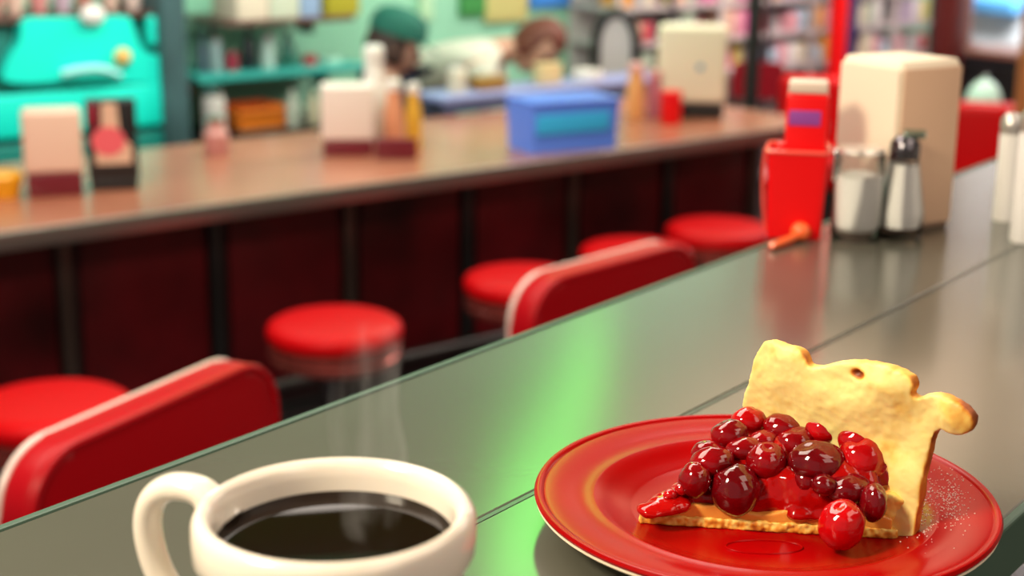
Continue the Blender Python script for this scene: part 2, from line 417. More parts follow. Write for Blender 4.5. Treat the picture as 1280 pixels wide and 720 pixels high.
bake(o, [('REMESH', dict(mode='VOXEL', voxel_size=.0011)), ('SMOOTH', dict(factor=.6, iterations=22))])
jitter(o, .0012, 90, 4)
# cherries: px, py, rx, rz(px), height above the plate
M_ch = [mat('cherry_deep', (.21, .001, .003), rough=.07, coat=.35, sss=.35, sssr=(.010, .0008, .0006), crough=.03, var=.35, vs=50),
        mat('cherry_bright', (.42, .0015, .003), rough=.07, coat=.35, sss=.5, sssr=(.012, .001, .0006), crough=.03, var=.35, vs=50),
        mat('cherry_dark', (.13, .001, .003), rough=.07, coat=.35, sss=.25, sssr=(.008, .0008, .0006), crough=.03, var=.35, vs=50)]
cl = [(937, 525, 23, 17, .041, 1), (912, 542, 24, 17, .038, 0), (981, 534, 27, 18, .041, 0), (953, 550, 19, 12, .037, 0), (1031, 536, 24, 19, .041, 1), (1074, 549, 27, 22, .040, 1),
      (1079, 572, 31, 30, .030, 1), (884, 566, 20, 15, .032, 0), (890, 577, 28, 19, .030, 0), (932, 561, 25, 15, .034, 0), (994, 552, 25, 18, .037, 0), (958, 577, 26, 24, .031, 0),
      (1021, 576, 36, 25, .031, 2), (868, 600, 20, 23, .024, 0), (919, 612, 32, 33, .019, 2), (1060, 611, 28, 20, .021, 2), (1030, 606, 16, 14, .024, 2), (1052, 656, 29, 32, .0145, 1),
      (1092, 628, 17, 25, .018, 2), (1000, 520, 20, 14, .036, 1), (1050, 524, 20, 14, .036, 0), (838, 618, 9, 7, .017, 1), (852, 611, 9, 8, .020, 1), (1010, 600, 20, 18, .022, 0)]
cher = []
for k, (x, y, rx, rz, z, mi) in enumerate(cl):
    q = PZ(x, y, zp+z); q = q-(q-O).normalized()*(.010 if (x > 1000 and y > 534 and y < 640) and not x == 1079 else .017 if x == 1079 else .002); s = depth(q)/F
    bm = bmesh.new(); bmesh.ops.create_uvsphere(bm, u_segments=40, v_segments=28, radius=1)
    yw = math.atan2(side.y, side.x)
    for v in bm.verts:
        c = v.co.copy()
        d = 1+.05*noise.noise(c*1.6+Vector((k*3.3, 0, 0)))+.018*noise.noise(c*5+Vector((0, k*2.1, 0)))
        dim = Vector((math.cos(k*2.4)*.5, .3*math.sin(k), 1)).normalized()
        d -= .16*math.exp(-((c-dim).length/.28)**2)
        v.co = c*d
    mt = Matrix.Translation(loc(q)) @ Matrix.Rotation(yw, 4, 'Z') @ Matrix.Rotation(random.uniform(-.25, .25), 4, 'Y') @ Matrix.Diagonal((rx*s, (rx+rz)/2*s, rz*s*1.02, 1))
    bmesh.ops.transform(bm, matrix=mt, verts=bm.verts[:])
    cher.append(obj('cherry', bm, M_ch[mi], pie))
# glaze runs over the tip
# upright top crust
G1 = PZ(1132, 676, zp); G2 = PZ(915, 610, zp)
gd = (G2-G1); gd.z = 0; gd.normalize(); gn = Vector((-gd.y, gd.x, 0))
if gn.dot(fwd) < 0: gn = -gn
def on_sheet(x, y):
    d = ray(x, y); t = (G1-O).dot(gn)/d.dot(gn); return O+d*t
sheet = [(922, 540), (924, 515), (931, 492), (940, 468), (949, 440), (960, 425), (972, 425), (988, 431), (1003, 434), (1012, 444), (1017, 455), (1030, 457), (1046, 453), (1066, 451), (1088, 451), (1110, 454), (1128, 460),
         (1142, 468), (1147, 480), (1143, 491), (1150, 497), (1163, 493), (1180, 492), (1198, 497), (1213, 508), (1220, 520), (1219, 532), (1209, 541), (1190, 541), (1176, 537), (1167, 545), (1160, 562), (1153, 590), (1148, 620), (1143, 650), (1139, 674),
         (1124, 677), (1104, 672), (1108, 640), (1109, 600), (1104, 580), (1080, 575), (1000, 560), (950, 555)]
sp2 = spline([on_sheet(*p) for p in sheet], 3, closed=True)
th = .0075
o = obj('top_crust', prism([loc(p) for p in sp2], gn*th), M_crust, pie)
bake(o, [('REMESH', dict(mode='VOXEL', voxel_size=.0010)), ('SMOOTH', dict(factor=.6, iterations=5))])
hole = loc(on_sheet(1078, 465)); gr = gd*-1
edge2 = [loc(p) for p in sp2]
bumps = [(1195, 518, .010, .004), (1120, 478, .012, .0035), (985, 445, .012, .003), (1075, 500, .020, .003), (1010, 490, .018, .002), (1132, 600, .012, .0035), (965, 480, .012, .0015), (1160, 515, .010, -.002), (1050, 470, .010, -.0012), (1125, 540, .013, -.002)]
bl = [(loc(on_sheet(x, y)), r, a) for x, y, r, a in bumps]
for v in o.data.vertices:
    c = v.co; w = 0
    for q, r, a in bl:
        d = (c-q); d -= gn*d.dot(gn); w += a*math.exp(-(d.length/r)**2)
    hd = c-hole; hd -= gn*hd.dot(gn); hu = Vector((hd.dot(gd)/.0040, hd.z/.0024))
    hole_w = math.exp(-(hu.length)**4)
    isf = max(0, -v.normal.dot(gn))
    v.co = c - gn*w + gn*(.0045*hole_w*isf)
    v.co += gn*(.0035*math.sin(max(0, c.z)*55))*1.0
jitter(o, .0010, 60, 9); jitter(o, .00022, 260, 11)
hn = [v.normal.copy() for v in o.data.vertices]
xr = loc(on_sheet(1205, 515))
fn0 = loc(G1)
def br(c, n):
    d = c-hole; d -= gn*d.dot(gn)
    b_ = 0.05 + .30*max(0, noise.noise(c*55)) + .12*noise.noise(c*160)
    b_ += .9*math.exp(-(Vector((d.dot(gd)/.0042, d.z/.0026)).length)**4)
    up = max(0, n.z); rt_ = max(0, -n.dot(gd))
    b_ += .30*up*up + .75*rt_*rt_
    bk = max(0, n.dot(gn)); b_ += .35*bk
    e_ = (c-xr).length
    b_ += .35*math.exp(-(e_/.010)**2)
    return b_
brown_attr(o, br)
# rim of the slice, behind the front edge of the crust
bm = bmesh.new()
rp = [P1-ed*.004+nb*(.004+.010*k) for k in range(8)]
o = obj('outer_crust', tube([loc(p)+Vector((0, 0, .013+.002*math.sin(k*2.1))) for k, p in enumerate(rp)], lambda t: .0095, n=16), M_crust, pie)
bake(o, [('REMESH', dict(mode='VOXEL', voxel_size=.0010)), ('SMOOTH', dict(factor=.6, iterations=3))])
jitter(o, .0016, 120, 3); brown_attr(o, lambda c, n: .45+.4*noise.noise(c*120))

# ================================================================== TABLE-TOP THINGS BEHIND THE PIE
def frame_at(px0, py0, px1, py1, z):
    b_ = PZ((px0+px1)/2, py1, z); d = depth(b_)
    w = (px1-px0)*d/F; h = (py1-py0)*d/F/math.cos(PITCH)
    return b_, w, h, yaw_to_cam(b_)
# napkin dispenser, corner towards the viewer
b0, w, h, yw = frame_at(1052, 62, 1206, 300, T)
w *= .985; h *= .875
sd = w/1.40
nd = empty('napkin_dispenser', b0+fwd*.080+side*.006, yw+math.radians(47))
tag(nd, 'tall cream square napkin dispenser behind the glass shakers on the bar table', 'napkin dispenser')
obj('housing', box((0, 0, h/2+.004), (sd, sd, h-.008), .007, seg=4), M_creamp, nd)
obj('base', box((0, 0, .004), (sd*.96, sd*.96, .008), .002), mat('tan_base', (.4, .25, .18), rough=.4), nd)
obj('top_cap', box((0, 0, h-.002), (sd*.93, sd*.93, .006), .0025), M_creamp, nd)
obj('side_panel', box((0, -sd/2-.0006, h*.5), (sd*.94, .0015, h*.93), .0006), mat('shaded_cream', (.72, .47, .32), rough=.5), nd)  # right face of the cream housing, its shade put into the tan
obj('side_panel', box((-sd/2-.0006, 0, h*.5), (.0015, sd*.94, h*.93), .0006), M_creamp, nd)
# red caddy with a red packet box in it
b0, w, h, yw = frame_at(964, 196, 1042, 303, T)
cd = empty('condiment_caddy', b0+fwd*.036-side*.002, yw)
tag(cd, 'bright red plastic caddy bucket standing left of the glass shakers', 'caddy')
def tapered(w0, d0, w1, d1, z0, z1, r=.006, wall=None):
    bm = bmesh.new()
    def ringp(w_, d_, z): return [bm.verts.new((x, y, z)) for x, y in rrect(-w_/2, w_/2, -d_/2, d_/2, r)]
    rs_ = [ringp(w0, d0, z0), ringp(w1, d1, z1)]
    if wall:
        rs_ += [ringp(w1-2*wall, d1-2*wall, z1), ringp(w0-2*wall, d0-2*wall, z0+wall)]
    bm.faces.new(rs_[0][::-1]); bm.faces.new(rs_[-1])
    for a, b_ in zip(rs_, rs_[1:]):
        for i in range(len(a)):
            j = (i+1) % len(a); bm.faces.new((a[i], a[j], b_[j], b_[i]))
    return bm
obj('bucket', tapered(w*.86, .045, w*.98, .052, 0, h, wall=.002), M_red, cd)
bm = bmesh.new()
lp = [(x, y, h) for x, y in rrect(-w*.49, w*.49, -.026, .026, .006)]; add_tube(bm, lp+[lp[0]], .0018, n=8, cap=False)
obj('rim', bm, mat('highlight_red', (.9, .12, .09), rough=.2), cd)  # paler red puts the lip's highlight into the colour
obj('handle', tube(spline([(-w*.46, 0, h*.02), (-w*.52, -.002, h*.35), (-w*.545, 0, h*.7), (-w*.52, 0, h*.98), (-w*.40, 0, h*1.06), (-w*.3, .0, h*1.0)], 6), .0016, n=8), mat('highlight_red', (0, 0, 0)), cd)
b1, w2, h2, _ = frame_at(985, 118, 1050, 303, T)
pb = empty('packet_box', Vector((b0.x, b0.y, T+.0022))+fwd*.035+side*.004, yw)
tag(pb, 'tall red box with a purple stripe standing up out of the red caddy', 'box')
hh = h2*.93
obj('box_body', box((0, 0, hh/2), (w*.66, .03, hh), .003), M_red, pb)
obj('purple_stripe', box((-.002, -.0152, hh-.022), (w*.5, .0012, .014), .0004), mat('purple_print', (.30, .06, .35), rough=.4), pb)
obj('lid', box((0, 0, hh+.006), (w*.62, .028, .012), .003), mat('pale_lid', (.75, .6, .5), rough=.5), pb)
# orange spoon at foot of the caddy
q = PZ(1000, 301, T); q2 = PZ(968, 312, T)
so_ = empty('orange_scoop', (q.x, q.y, T)); 
dv = (Vector((q2.x, q2.y, 0))-Vector((q.x, q.y, 0)))
bm = bmesh.new(); add_ball(bm, (0, 0, .009), (.0095, .009, .009), 20, 12)
obj('bowl', bm, mat('orange_plastic', (.95, .16, .04), rough=.2), so_)
obj('handle', tube(spline([(0, 0, .006), (dv.x*.5, dv.y*.5, .005), (dv.x, dv.y, .004), (dv.x*1.1, dv.y*1.1, .006)], 5), lambda t: .0042-.001*t, n=10), mat('orange_plastic', (0, 0, 0)), so_)
tag(so_, 'small round orange plastic scoop lying at the foot of the red caddy', 'scoop')
# sugar jar
b0, w, h, yw = frame_at(1044, 192, 1106, 305, T)
r = w/2
jar = empty('sugar_jar', b0+fwd*r, yw)
tag(jar, 'clear glass jar of white sugar with straight sides beside the red caddy', 'jar')
obj('glass', lathe([(0, 0), (r*.9, 0), (r, .004), (r, h*.88), (r*.95, h*.95)], 40), M_glass, jar)
obj('sugar', lathe([(0, .0095), (r*.78, .0095), (r*.93, .013), (r*.95, h*.70), (r*.5, h*.73), (0, h*.72)], 36), M_salt, jar)
obj('lid', lathe([(r*.96, h*.94), (r*.98, h*.96), (r*.9, h), (0, h*1.01), (0, h*.94)], 40), mat('satin_lid', (.75, .68, .62), rough=.25, metal=.6), jar)
obj('spout', box((-r*.93, -.004, h*.80), (.009, .012, h*.36), .003), M_chrome, jar)
# tapered shaker with dark flap lid
def shaker(name, px0, py0, px1, py1, label, lid, dark, group=None, taper=.78, capf=.80, flap=False):
    b0, w, h, yw = frame_at(px0, py0, px1, py1, T)
    r = w/2; s = empty(name, b0+fwd*r, yw); tag(s, label, 'shaker', group)
    g = h*capf
    obj('glass' if dark else 'body', lathe([(0, 0), (r*.92, 0), (r, .004), (r*.97, g*.3), (r*taper, g*.9), (r*taper*.9, g)], 8 if dark else 32) if dark else lathe([(0, 0), (r*.92, 0), (r, .004), (r*.97, g*.3), (r*taper, g*.9), (r*taper*.9, g), (0, g)], 32), M_glass if dark else M_opal, s, smooth=not dark)
    if dark: obj('salt', lathe([(0, .0105), (r*.82, .0115), (r*.88, g*.3), (r*taper*.9, g*.86), (0, g*.88)], 32), M_salt, s)
    obj('cap', lathe([(r*taper*.98, g-.006), (r*taper*1.02, g+.001), (r*taper*.98, g+(h-g)*.55), (r*taper*.6, h*.985), (0, h), (0, g+.001)], 32), lid, s)
    if flap:
        obj('pour_flap', box((.008, -.002, h*1.01), (r*.9, r*.6, .004), .0015, rx=.3), mat('teal_sheen_chrome', (.35, .5, .46), rough=.2, metal=1), s)  # teal tint puts a reflection into the chrome's colour
    return s
M_opal = mat('opal_white', (.88, .86, .84), rough=.3)
M_darkcap = mat('dark_chrome', (.16, .15, .17), rough=.22, metal=1)
shaker('salt_shaker', 1100, 176, 1160, 303, 'tapered glass shaker with dark metal pour lid in front of the cream dispenser', M_darkcap, True, flap=True, taper=.62, capf=.83)
M_capg = mat('grey_cap', (.6, .57, .55), rough=.3, metal=.8)
shaker('salt_shaker', 1244, 146, 1272, 278, 'slim white shaker with grey perforated cap, left one of the pair behind the seam', M_capg, False, 'pair of slim white shakers', taper=.95, capf=.86)
shaker('salt_shaker', 1267, 140, 1303, 306, 'slim white shaker with grey cap cut by the photo edge, nearer one of the pair', M_capg, False, 'pair of slim white shakers', taper=.95, capf=.86)

# ================================================================== CHAIRS AT THE TABLE
def make_chair(a, b_, z, label, tilt=.10):
    # a, b_: the two ends of the backrest top (world), z its height
    mid = (a+b_)/2; d = (b_-a); d.z = 0; w = d.length; yaw = math.atan2(d.y, d.x)
    t = empty('dining_chair', (mid.x, mid.y, 0), yaw); tag(t, label, 'chair', 'red chairs along the bar table')
    hb_ = .40; th_ = .055
    # backrest: local X along the top, local -Y faces the table
    front = -1 if (Vector((math.sin(yaw), -math.cos(yaw), 0))).dot(Vector((1, 0, 0))) > 0 else 1
    pr = rrect(-w/2, w/2, z-hb_, z, .075, 8)
    def prof(y0, y1, inset=0):
        bm = bmesh.new()
        return bm
    bm = bmesh.new()
    add_prism(bm, [(x, -th_/2, zz) for x, zz in pr], (0, th_, 0))
    es = [e for e in bm.edges if abs(e.verts[0].co.y-e.verts[1].co.y) < 1e-6]
    bmesh.ops.bevel(bm, geom=es, offset=.018, segments=5, profile=.5, affect='EDGES')
    back = obj('backrest', bm, M_chair, t)
    for s in (-1, 1):
        lp = [(x, s*(th_/2-.004), zz) for x, zz in rrect(-w/2+.004, w/2-.004, z-hb_+.004, z-.004, .072, 8)]
        obj('piping', tube(lp+[lp[0]], .0055, n=8, cap=False), M_piping if s != front else M_chair, t)
    # seat
    sc_ = (0, front*.25, .45)
    obj('seat', box(sc_, (w, .42, .07), .025, seg=4), M_chair, t)
    obj('seat_frame', box((0, front*.25, .405), (w*.9, .38, .02), .004), M_chrome, t)
    for sx in (-1, 1):
        obj('leg', tube([(sx*w*.4, front*.40, .40), (sx*w*.44, front*.44, .0)], .011, n=12), M_chrome, t)
        obj('leg', tube([(sx*w*.40, front*.04, .52), (sx*w*.40, front*.04, .40), (sx*w*.42, -front*.02, 0)], .011, n=12), M_chrome, t)
        obj('back_post', tube([(sx*w*.36, front*.04, .40), (sx*w*.36, 0, z-hb_+.02)], .009, n=12), M_chrome, t)
    return t
make_chair(PZ(10, 580, .9), PZ(326, 440, .9), .905, 'red vinyl chair with pale piping behind the coffee mug, nearer of the two')
make_chair(PZ(650, 356, .9), PZ(858, 300, .9), .905, 'red vinyl chair with pale piping at mid-table in front of the counter stools')

# ================================================================== LUNCH COUNTER
CZ = .70
cxs = [PZ(x, y, CZ).x for x, y in ((0, 316), (260, 273), (520, 222), (760, 176), (975, 143))]
CX = sum(cxs)/5; CE = PZ(975, 143, CZ).y; CD = .86
ctr = empty('lunch_counter', (CX, 0, 0)); tag(ctr, 'long lunch counter with brown glossy top and dark red panelled front', 'counter')
M_top = mat('brown_laminate', (.42, .15, .09), rough=.24, var=.25, vs=1.6, spec=.8)
y0, y1 = -1.6, CE
bm = box((-CD/2-.004, (y0+y1)/2, CZ-.0125), (CD-.012, y1-y0, .025), .002, seg=2)
obj('countertop', bm, M_top, ctr, smooth=False)
obj('edge_trim', box((0, (y0+y1)/2, CZ-.024), (.012, y1-y0+.01, .048), .004), mat('ribbed_steel', (.33, .29, .27), rough=.35, metal=.9), ctr)
obj('edge_trim', box((-CD/2, y1+.004, CZ-.024), (CD, .010, .048), .004), mat('ribbed_steel', (0, 0, 0)), ctr)
obj('body', box((-CD/2-.10, (y0+y1)/2-.06, (CZ-.03)/2+.02), (CD-.26, y1-y0-.16, CZ-.075), .003), mat('counter_core', (.03, .008, .01), rough=.5), ctr)
yy = y0+.1; k = 0
while yy < y1-.35:
    obj('front_panel', box((-.222, yy+.19, .36), (.02, .36, .54), .006), M_darkred, ctr)
    obj('pilaster', box((-.212, yy+.395, .345), (.03, .035, .60), .004), M_black if k % 2 else mat('smoky_metal', (.10, .07, .06), rough=.35, metal=.7), ctr)
    yy += .43; k += 1
obj('kick_plate', box((-.245, (y0+y1)/2-.06, .05), (.02, y1-y0-.2, .10), .003), M_steel, ctr)
obj('foot_rail', tube([(-.10, y0+.1, .14), (-.10, y1-.15, .14)], .018, n=14), M_steel, ctr)

# ================================================================== STOOLS
M_stoolrim = mat('stool_band', (.55, .12, .10), rough=.25, metal=.8)
def make_stool(P, label, r=.165):
    t = empty('counter_stool', (P.x, P.y, 0)); tag(t, label, 'stool', 'red counter stools')
    z = .466
    obj('cushion', lathe([(0, z-.045), (r-.004, z-.045), (r, z-.038), (r+.001, z-.022), (r-.004, z-.010), (r-.018, z-.002), (r-.04, z), (0, z+.002)], 56), M_redv, t)
    obj('seat_band', lathe([(0, z-.10), (r-.012, z-.10), (r-.008, z-.096), (r-.008, z-.088), (r-.003, z-.084), (r-.003, z-.078), (r-.009, z-.074), (r-.009, z-.068), (r-.003, z-.064), (r-.003, z-.058), (r-.009, z-.055), (r-.009, z-.047), (0, z-.047)], 56), M_stoolrim, t)
    obj('underseat', lathe([(0, z-.125), (r*.5, z-.125), (r*.9, z-.102), (0, z-.102)], 40), M_steel, t)
    obj('pedestal', lathe([(0, .03), (.032, .03), (.032, z-.126), (0, z-.126)], 28), M_steel, t)
    obj('foot', lathe([(0, 0), (.15, 0), (.15, .008), (.12, .02), (.04, .032), (0, .032)], 40), M_steel, t)
for (x, y), lb in zip(((62, 500), (418, 400), (655, 343), (795, 308), (898, 281)), (
        'round red counter stool beside the nearer red chair, cut by the photo edge',
        'round red counter stool with banded rim standing free between the two red chairs',
        'round red counter stool just left of the mid-table red chair',
        'round red counter stool mostly hidden behind the mid-table red chair back',
        'round red counter stool farthest along the counter, left of the red caddy')):
    q = PZ(x, y, .466); make_stool(q, lb)

# ================================================================== THINGS ON THE COUNTER
def boxthing(name, rect, z, mats, label, cat, dpt=.08, base=.16, bev=.012, group=None, basemat=None, push=None):
    b0, w, h, yw = frame_at(*rect, z)
    t = empty(name, b0+fwd*(dpt/2 if push is None else push), yw); tag(t, label, cat, group)
    hb2 = h*base
    obj('housing', box((0, 0, hb2+(h-hb2)/2), (w, dpt, h-hb2), min(bev, w*.2), seg=4), mats, t)
    if base: obj('base', box((0, .0, hb2/2), (w*.94, dpt*1.05, hb2), .003), basemat or M_maroon, t)
    return t, w, h
M_blush = mat('blush_plastic', (.86, .58, .46), rough=.35)
t, w, h = boxthing('napkin_dispenser', (28, 142, 99, 246), CZ, M_blush, 'blush napkin dispenser on the counter beside the dark picture stand', 'napkin dispenser', base=.27, dpt=.09)
t, w, h = boxthing('menu_stand', (109, 130, 170, 238), CZ, M_black, 'dark stand with a pink and cream picture on the counter', 'menu stand', base=.12, dpt=.07, bev=.004, basemat=M_black)
fy = -.035-.002
obj('picture', prism([(x, fy, z) for x, z in ((-w*.34, h*.30), (w*.36, h*.30), (w*.38, h*.50), (w*.16, h*.62), (w*.12, h*.98), (-w*.18, h*.98), (-w*.2, h*.66), (-w*.36, h*.55))], (0, .002, 0)), mat('picture_cream', (.78, .50, .36), rough=.4), t)
obj('picture_motif', prism([(-w*.08+w*.34*math.cos(a), fy-.002, h*.56+w*.30*math.sin(a)) for a in [2*PI*k/28 for k in range(28)]], (0, .002, 0)), mat('picture_pink', (.85, .13, .16), rough=.4), t)
obj('picture_panel', box((-w*.36, fy, h*.85), (w*.2, .003, h*.24), .0008), mat('picture_maroon', (.25, .01, .03), rough=.4), t)
b0, w, h, yw = frame_at(-28, 218, 25, 250, CZ)
y_ = empty('yellow_dish', b0+fwd*w*.4, yw); tag(y_, 'yellow plastic dish on the counter at the left end of the view', 'dish')
obj('dish_body', lathe([(0, 0), (w*.34, 0), (w*.48, h*.8), (w*.46, h*.82), (w*.33, .004), (0, .004)], 36), mat('yellow_plastic', (.95, .42, .01), rough=.3), y_)
obj('dish_lid', lathe([(w*.47, h*.82), (w*.42, h*.95), (0, h), (0, h*.82)], 36), mat('yellow_plastic', (0, 0, 0)), y_)
t, w, h = boxthing('napkin_dispenser', (400, 110, 466, 196), CZ, mat('rose_white', (.85, .68, .62), rough=.35), 'pale pink napkin dispenser in the middle of the counter beside the shakers', 'napkin dispenser', base=.22, dpt=.1)
def bottle(name, rect, z, m, label, cat, capm=None, neck=.5, group=None, push=0, nh=.68, capn='cap'):
    b0, w, h, yw = frame_at(*rect, z); r = w/2
    t = empty(name, b0+fwd*(r+push), yw); tag(t, label, cat, group)
    obj('body', lathe([(0, 0), (r*.92, 0), (r, .005), (r, h*nh*.82), (r*neck*1.1, h*nh), (r*neck, h*.86), (0, h*.86)], 32), m, t)
    obj(capn, lathe([(0, h*.855), (r*neck*1.15, h*.855), (r*neck*1.15, h*.97), (r*neck*.8, h), (0, h)], 28), capm or M_chrome, t)
    return t
M_ivory = mat('ivory_plastic', (.80, .70, .66), rough=.35)
bottle('salt_shaker', (446, 66, 484, 190), CZ, M_ivory, 'tall white pourer standing behind the pale pink dispenser on the counter', 'shaker', M_ivory, .6, push=.05)
bottle('sauce_bottle', (480, 104, 504, 192), CZ, mat('peach_sauce', (.75, .30, .16), rough=.25), 'peach coloured sauce bottle right of the pale pink dispenser', 'bottle', M_ivory, .7)
bottle('mustard_bottle', (506, 108, 527, 188), CZ, mat('mustard', (.75, .40, .04), rough=.25), 'thin mustard bottle at the right of the counter condiments', 'bottle', M_ivory, .7)
t, w, h = boxthing('condiment_tray', (470, 172, 522, 197), CZ, M_maroon, 'dark red tray block in front of the sauce bottles', 'tray', base=0, dpt=.025, bev=.004, push=-.02)
# blue box standing in for a blue glow reflected on the counter
q0 = PZ(668, 195, CZ); q1 = PZ(776, 186, CZ); d = q1-q0
bw = math.hypot(d.x, d.y); byaw = math.atan2(d.y, d.x)
M_blue = mat('blue_glow', (.12, .27, 1.0), rough=.3)
sc_b = depth(q0)/F
bh = 62*sc_b
bb = empty('blue_glow_box', (q0+q1)/2+Vector((-.0, 0, 0)), byaw); tag(bb, 'bright blue box standing in for a blue reflection along the front of the counter', 'bin')
obj('glow_box_body', tapered(bw*.97, .16, bw, .18, 0, bh, wall=.004), M_blue, bb)
bb.location += Vector((-.10, 0.02, 0))
obj('glow_band', box((-bw*.04, -.0880, bh*.60), (bw*.84, .004, bh*.40), .001, ), mat('sky_blue_glow', (.05, .52, 1.0), rough=.3), bb)  # paler band of the same glow, put into the colour
obj('lid', box((0, 0, bh+.004), (bw*1.02, .19, .010), .004), mat('deep_blue', (.11, .22, .95), rough=.3), bb)
# far dispenser
t, w, h = boxthing('napkin_dispenser', (822, 38, 908, 148), CZ, M_creamp, 'large cream dispenser with a small blue dot near the counter end', 'napkin dispenser', base=.16, dpt=.13, bev=.02, basemat=M_black)
dot = obj('blue_dot', lathe([(0, 0), (.012, 0), (.012, .002), (0, .002)], 24), mat('dot_blue', (.12, .32, .5), rough=.4), t)
dot.rotation_euler = (PI/2, 0, 0); dot.location = (w*.12, -.066, h*.56)
b0, w, h, yw = frame_at(826, 120, 852, 158, CZ)
bottle('ketchup_cup', (826, 116, 852, 156), CZ, M_red, 'small red cup at the foot of the large cream dispenser', 'cup', M_red, .95, push=-.01)
bottle('sauce_bottle', (783, 82, 806, 150), CZ, mat('orange_sauce', (.85, .38, .14), rough=.3), 'orange sauce bottle left of the large cream dispenser', 'bottle', mat('pink_cap', (.8, .4, .4)), .75)
bottle('sauce_bottle', (808, 90, 828, 148), CZ, mat('pink_sauce', (.55, .16, .22), rough=.3), 'dusky pink sauce bottle between the orange bottle and the cream dispenser', 'bottle', mat('pink_cap', (0, 0, 0)), .75)

# ================================================================== BACK BAR
BX = -4.95                       # front plane of the back-bar furniture
def wrect(px0, py0, px1, py1, X):
    a = PX(px0, py1, X); b_ = PX(px1, py1, X); c = PX((px0+px1)/2, py0, X); e_ = PX((px0+px1)/2, py1, X)
    return a.y, b_.y, e_.z, c.z
M_turq = mat('turquoise_enamel', (.008, .82, .68), rough=.4)
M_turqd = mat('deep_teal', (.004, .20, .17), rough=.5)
ya, yb, _, _ = wrect(-70, 0, 208, 160, BX)
z_of = lambda y, px=100: PX(px, y, BX).z
z0, z1, z2, z3 = z_of(165), z_of(108), z_of(20), 0
cab = empty('back_bar_cabinet', (BX, (ya+yb)/2, 0)); tag(cab, 'turquoise enamel cabinet with a rounded hood on the back wall', 'cabinet')
wc = yb-ya; dp = .46
obj('cabinet_body', box((-dp/2-.03, 0, z2/2), (dp-.06, wc, z2), .004), M_turqd, cab)
y_at = lambda px: PX(px, 60, BX).y-(ya+yb)/2
hood = spline([(y_at(x), z_of(y, x)) if False else (y_at(x), 0, z_of(y, x)) for x, y in ((4, 102), (10, 72), (24, 52), (31, 24), (60, 21), (110, 21), (158, 20), (166, 32), (172, 52), (184, 66), (205, 72), (206, 102), (150, 103), (80, 103))], 4, closed=True)
obj('hood', prism([(-.04, p.x, p.z) for p in hood], (.05, 0, 0)), M_turq, cab)
obj('side_panel', box((-.02, y_at(196), (z_of(20, 196)+z_of(56, 196))/2), (.04, y_at(205)-y_at(188), z_of(20, 196)-z_of(56, 196)), .006), M_turq, cab)
obj('drawer', box((-.01, 0, (z_of(112)+z0)/2), (.05, wc*.99, z_of(112)-z0), .01), M_turq, cab)
obj('drawer', box((-.01, 0, z0-.12), (.05, wc*.99, .2), .01), M_turqd, cab)
bm = tube(spline([(.035, y_at(70), z_of(91, 70)), (.045, y_at(90), z_of(86, 90)), (.05, y_at(110), z_of(84, 110)), (.045, y_at(128), z_of(87, 128)), (.035, y_at(142), z_of(93, 142))], 5), .013, n=12)
obj('handle', bm, mat('aqua_highlight', (.45, .85, .85), rough=.25), cab)  # curved pale bar shaped after a highlight streak on the hood
bm = bmesh.new(); add_ball(bm, (.03, y_at(148), z_of(70, 148)), (.025, .03, .03)); obj('knob', bm, mat('orange_knob', (.85, .45, .12), rough=.3), cab)
bm = bmesh.new(); add_ball(bm, (.03, y_at(113), z_of(18, 113)), (.03, .045, .035)); obj('badge', bm, mat('white_badge', (.85, .72, .7), rough=.3), cab)
# shelf above the cabinet with cups
shz = z_of(17)
sh = obj('wall_shelf', box((BX-.16, (ya+yb)/2, shz-.012), (.30, wc+.04, .02), .003), mat('brown_shelf', (.12, .05, .04), rough=.5))
tag(sh, 'dark brown shelf above the turquoise cabinet carrying pink bowls', 'shelf')
for s in (-.35, .35): obj('bracket', box((BX-.28, (ya+yb)/2+s*wc, shz-.045), (.06, .02, .05), .002), M_steel, sh)
def cup(y, m, lb, r=.05, h=.09, X=BX-.1, z=None, group='pink bowls on the shelf above the turquoise cabinet', name='bowl', cat='bowl'):
    o = obj(name, lathe([(0, 0), (r*.55, 0), (r*.6, .006), (r*.92, h*.55), (r, h), (r*.95, h), (r*.86, h*.55), (r*.5, .012), (0, .012)], 32), m, loc=(X, y, (z if z is not None else shz-.002)))
    tag(o, lb, cat, group); return o
cols = [('rosy', (.62, .25, .22)), ('blush', (.8, .5, .42)), ('salmon', (.7, .25, .25)), ('lilac', (.6, .4, .5)), ('rust', (.55, .2, .16)), ('blush', (0, 0, 0)), ('pale pink', (.85, .6, .55)), ('ivory', (.8, .7, .5))]
for i, (x, (cn, cc)) in enumerate(zip((-14, 12, 42, 72, 100, 132, 160, 188, ), cols)):
    y = PX(x+6, 5, BX-.1).y
    pos = ('cut by the photo edge', 'at the left end', 'third along', 'above the hood left side', 'above the white badge', 'right of the white badge', 'above the orange knob', 'at the right end')[i]
    cup(y, mat('glaze_'+cn.replace(' ', '_'), cc, rough=.35), f'{cn} bowl on the shelf over the turquoise cabinet, {pos}', h=.095, r=.037)

# teal column right of the cabinet
ca, cb_, _, _ = wrect(211, 0, 241, 200, BX+.05)
structure('trim_1', box((BX-.17, (ca+cb_)/2, CH/2), (.44, cb_-ca, CH-.002), .01), mat('teal_column', (.05, .10, .11), rough=.5, var=.3, vs=5))

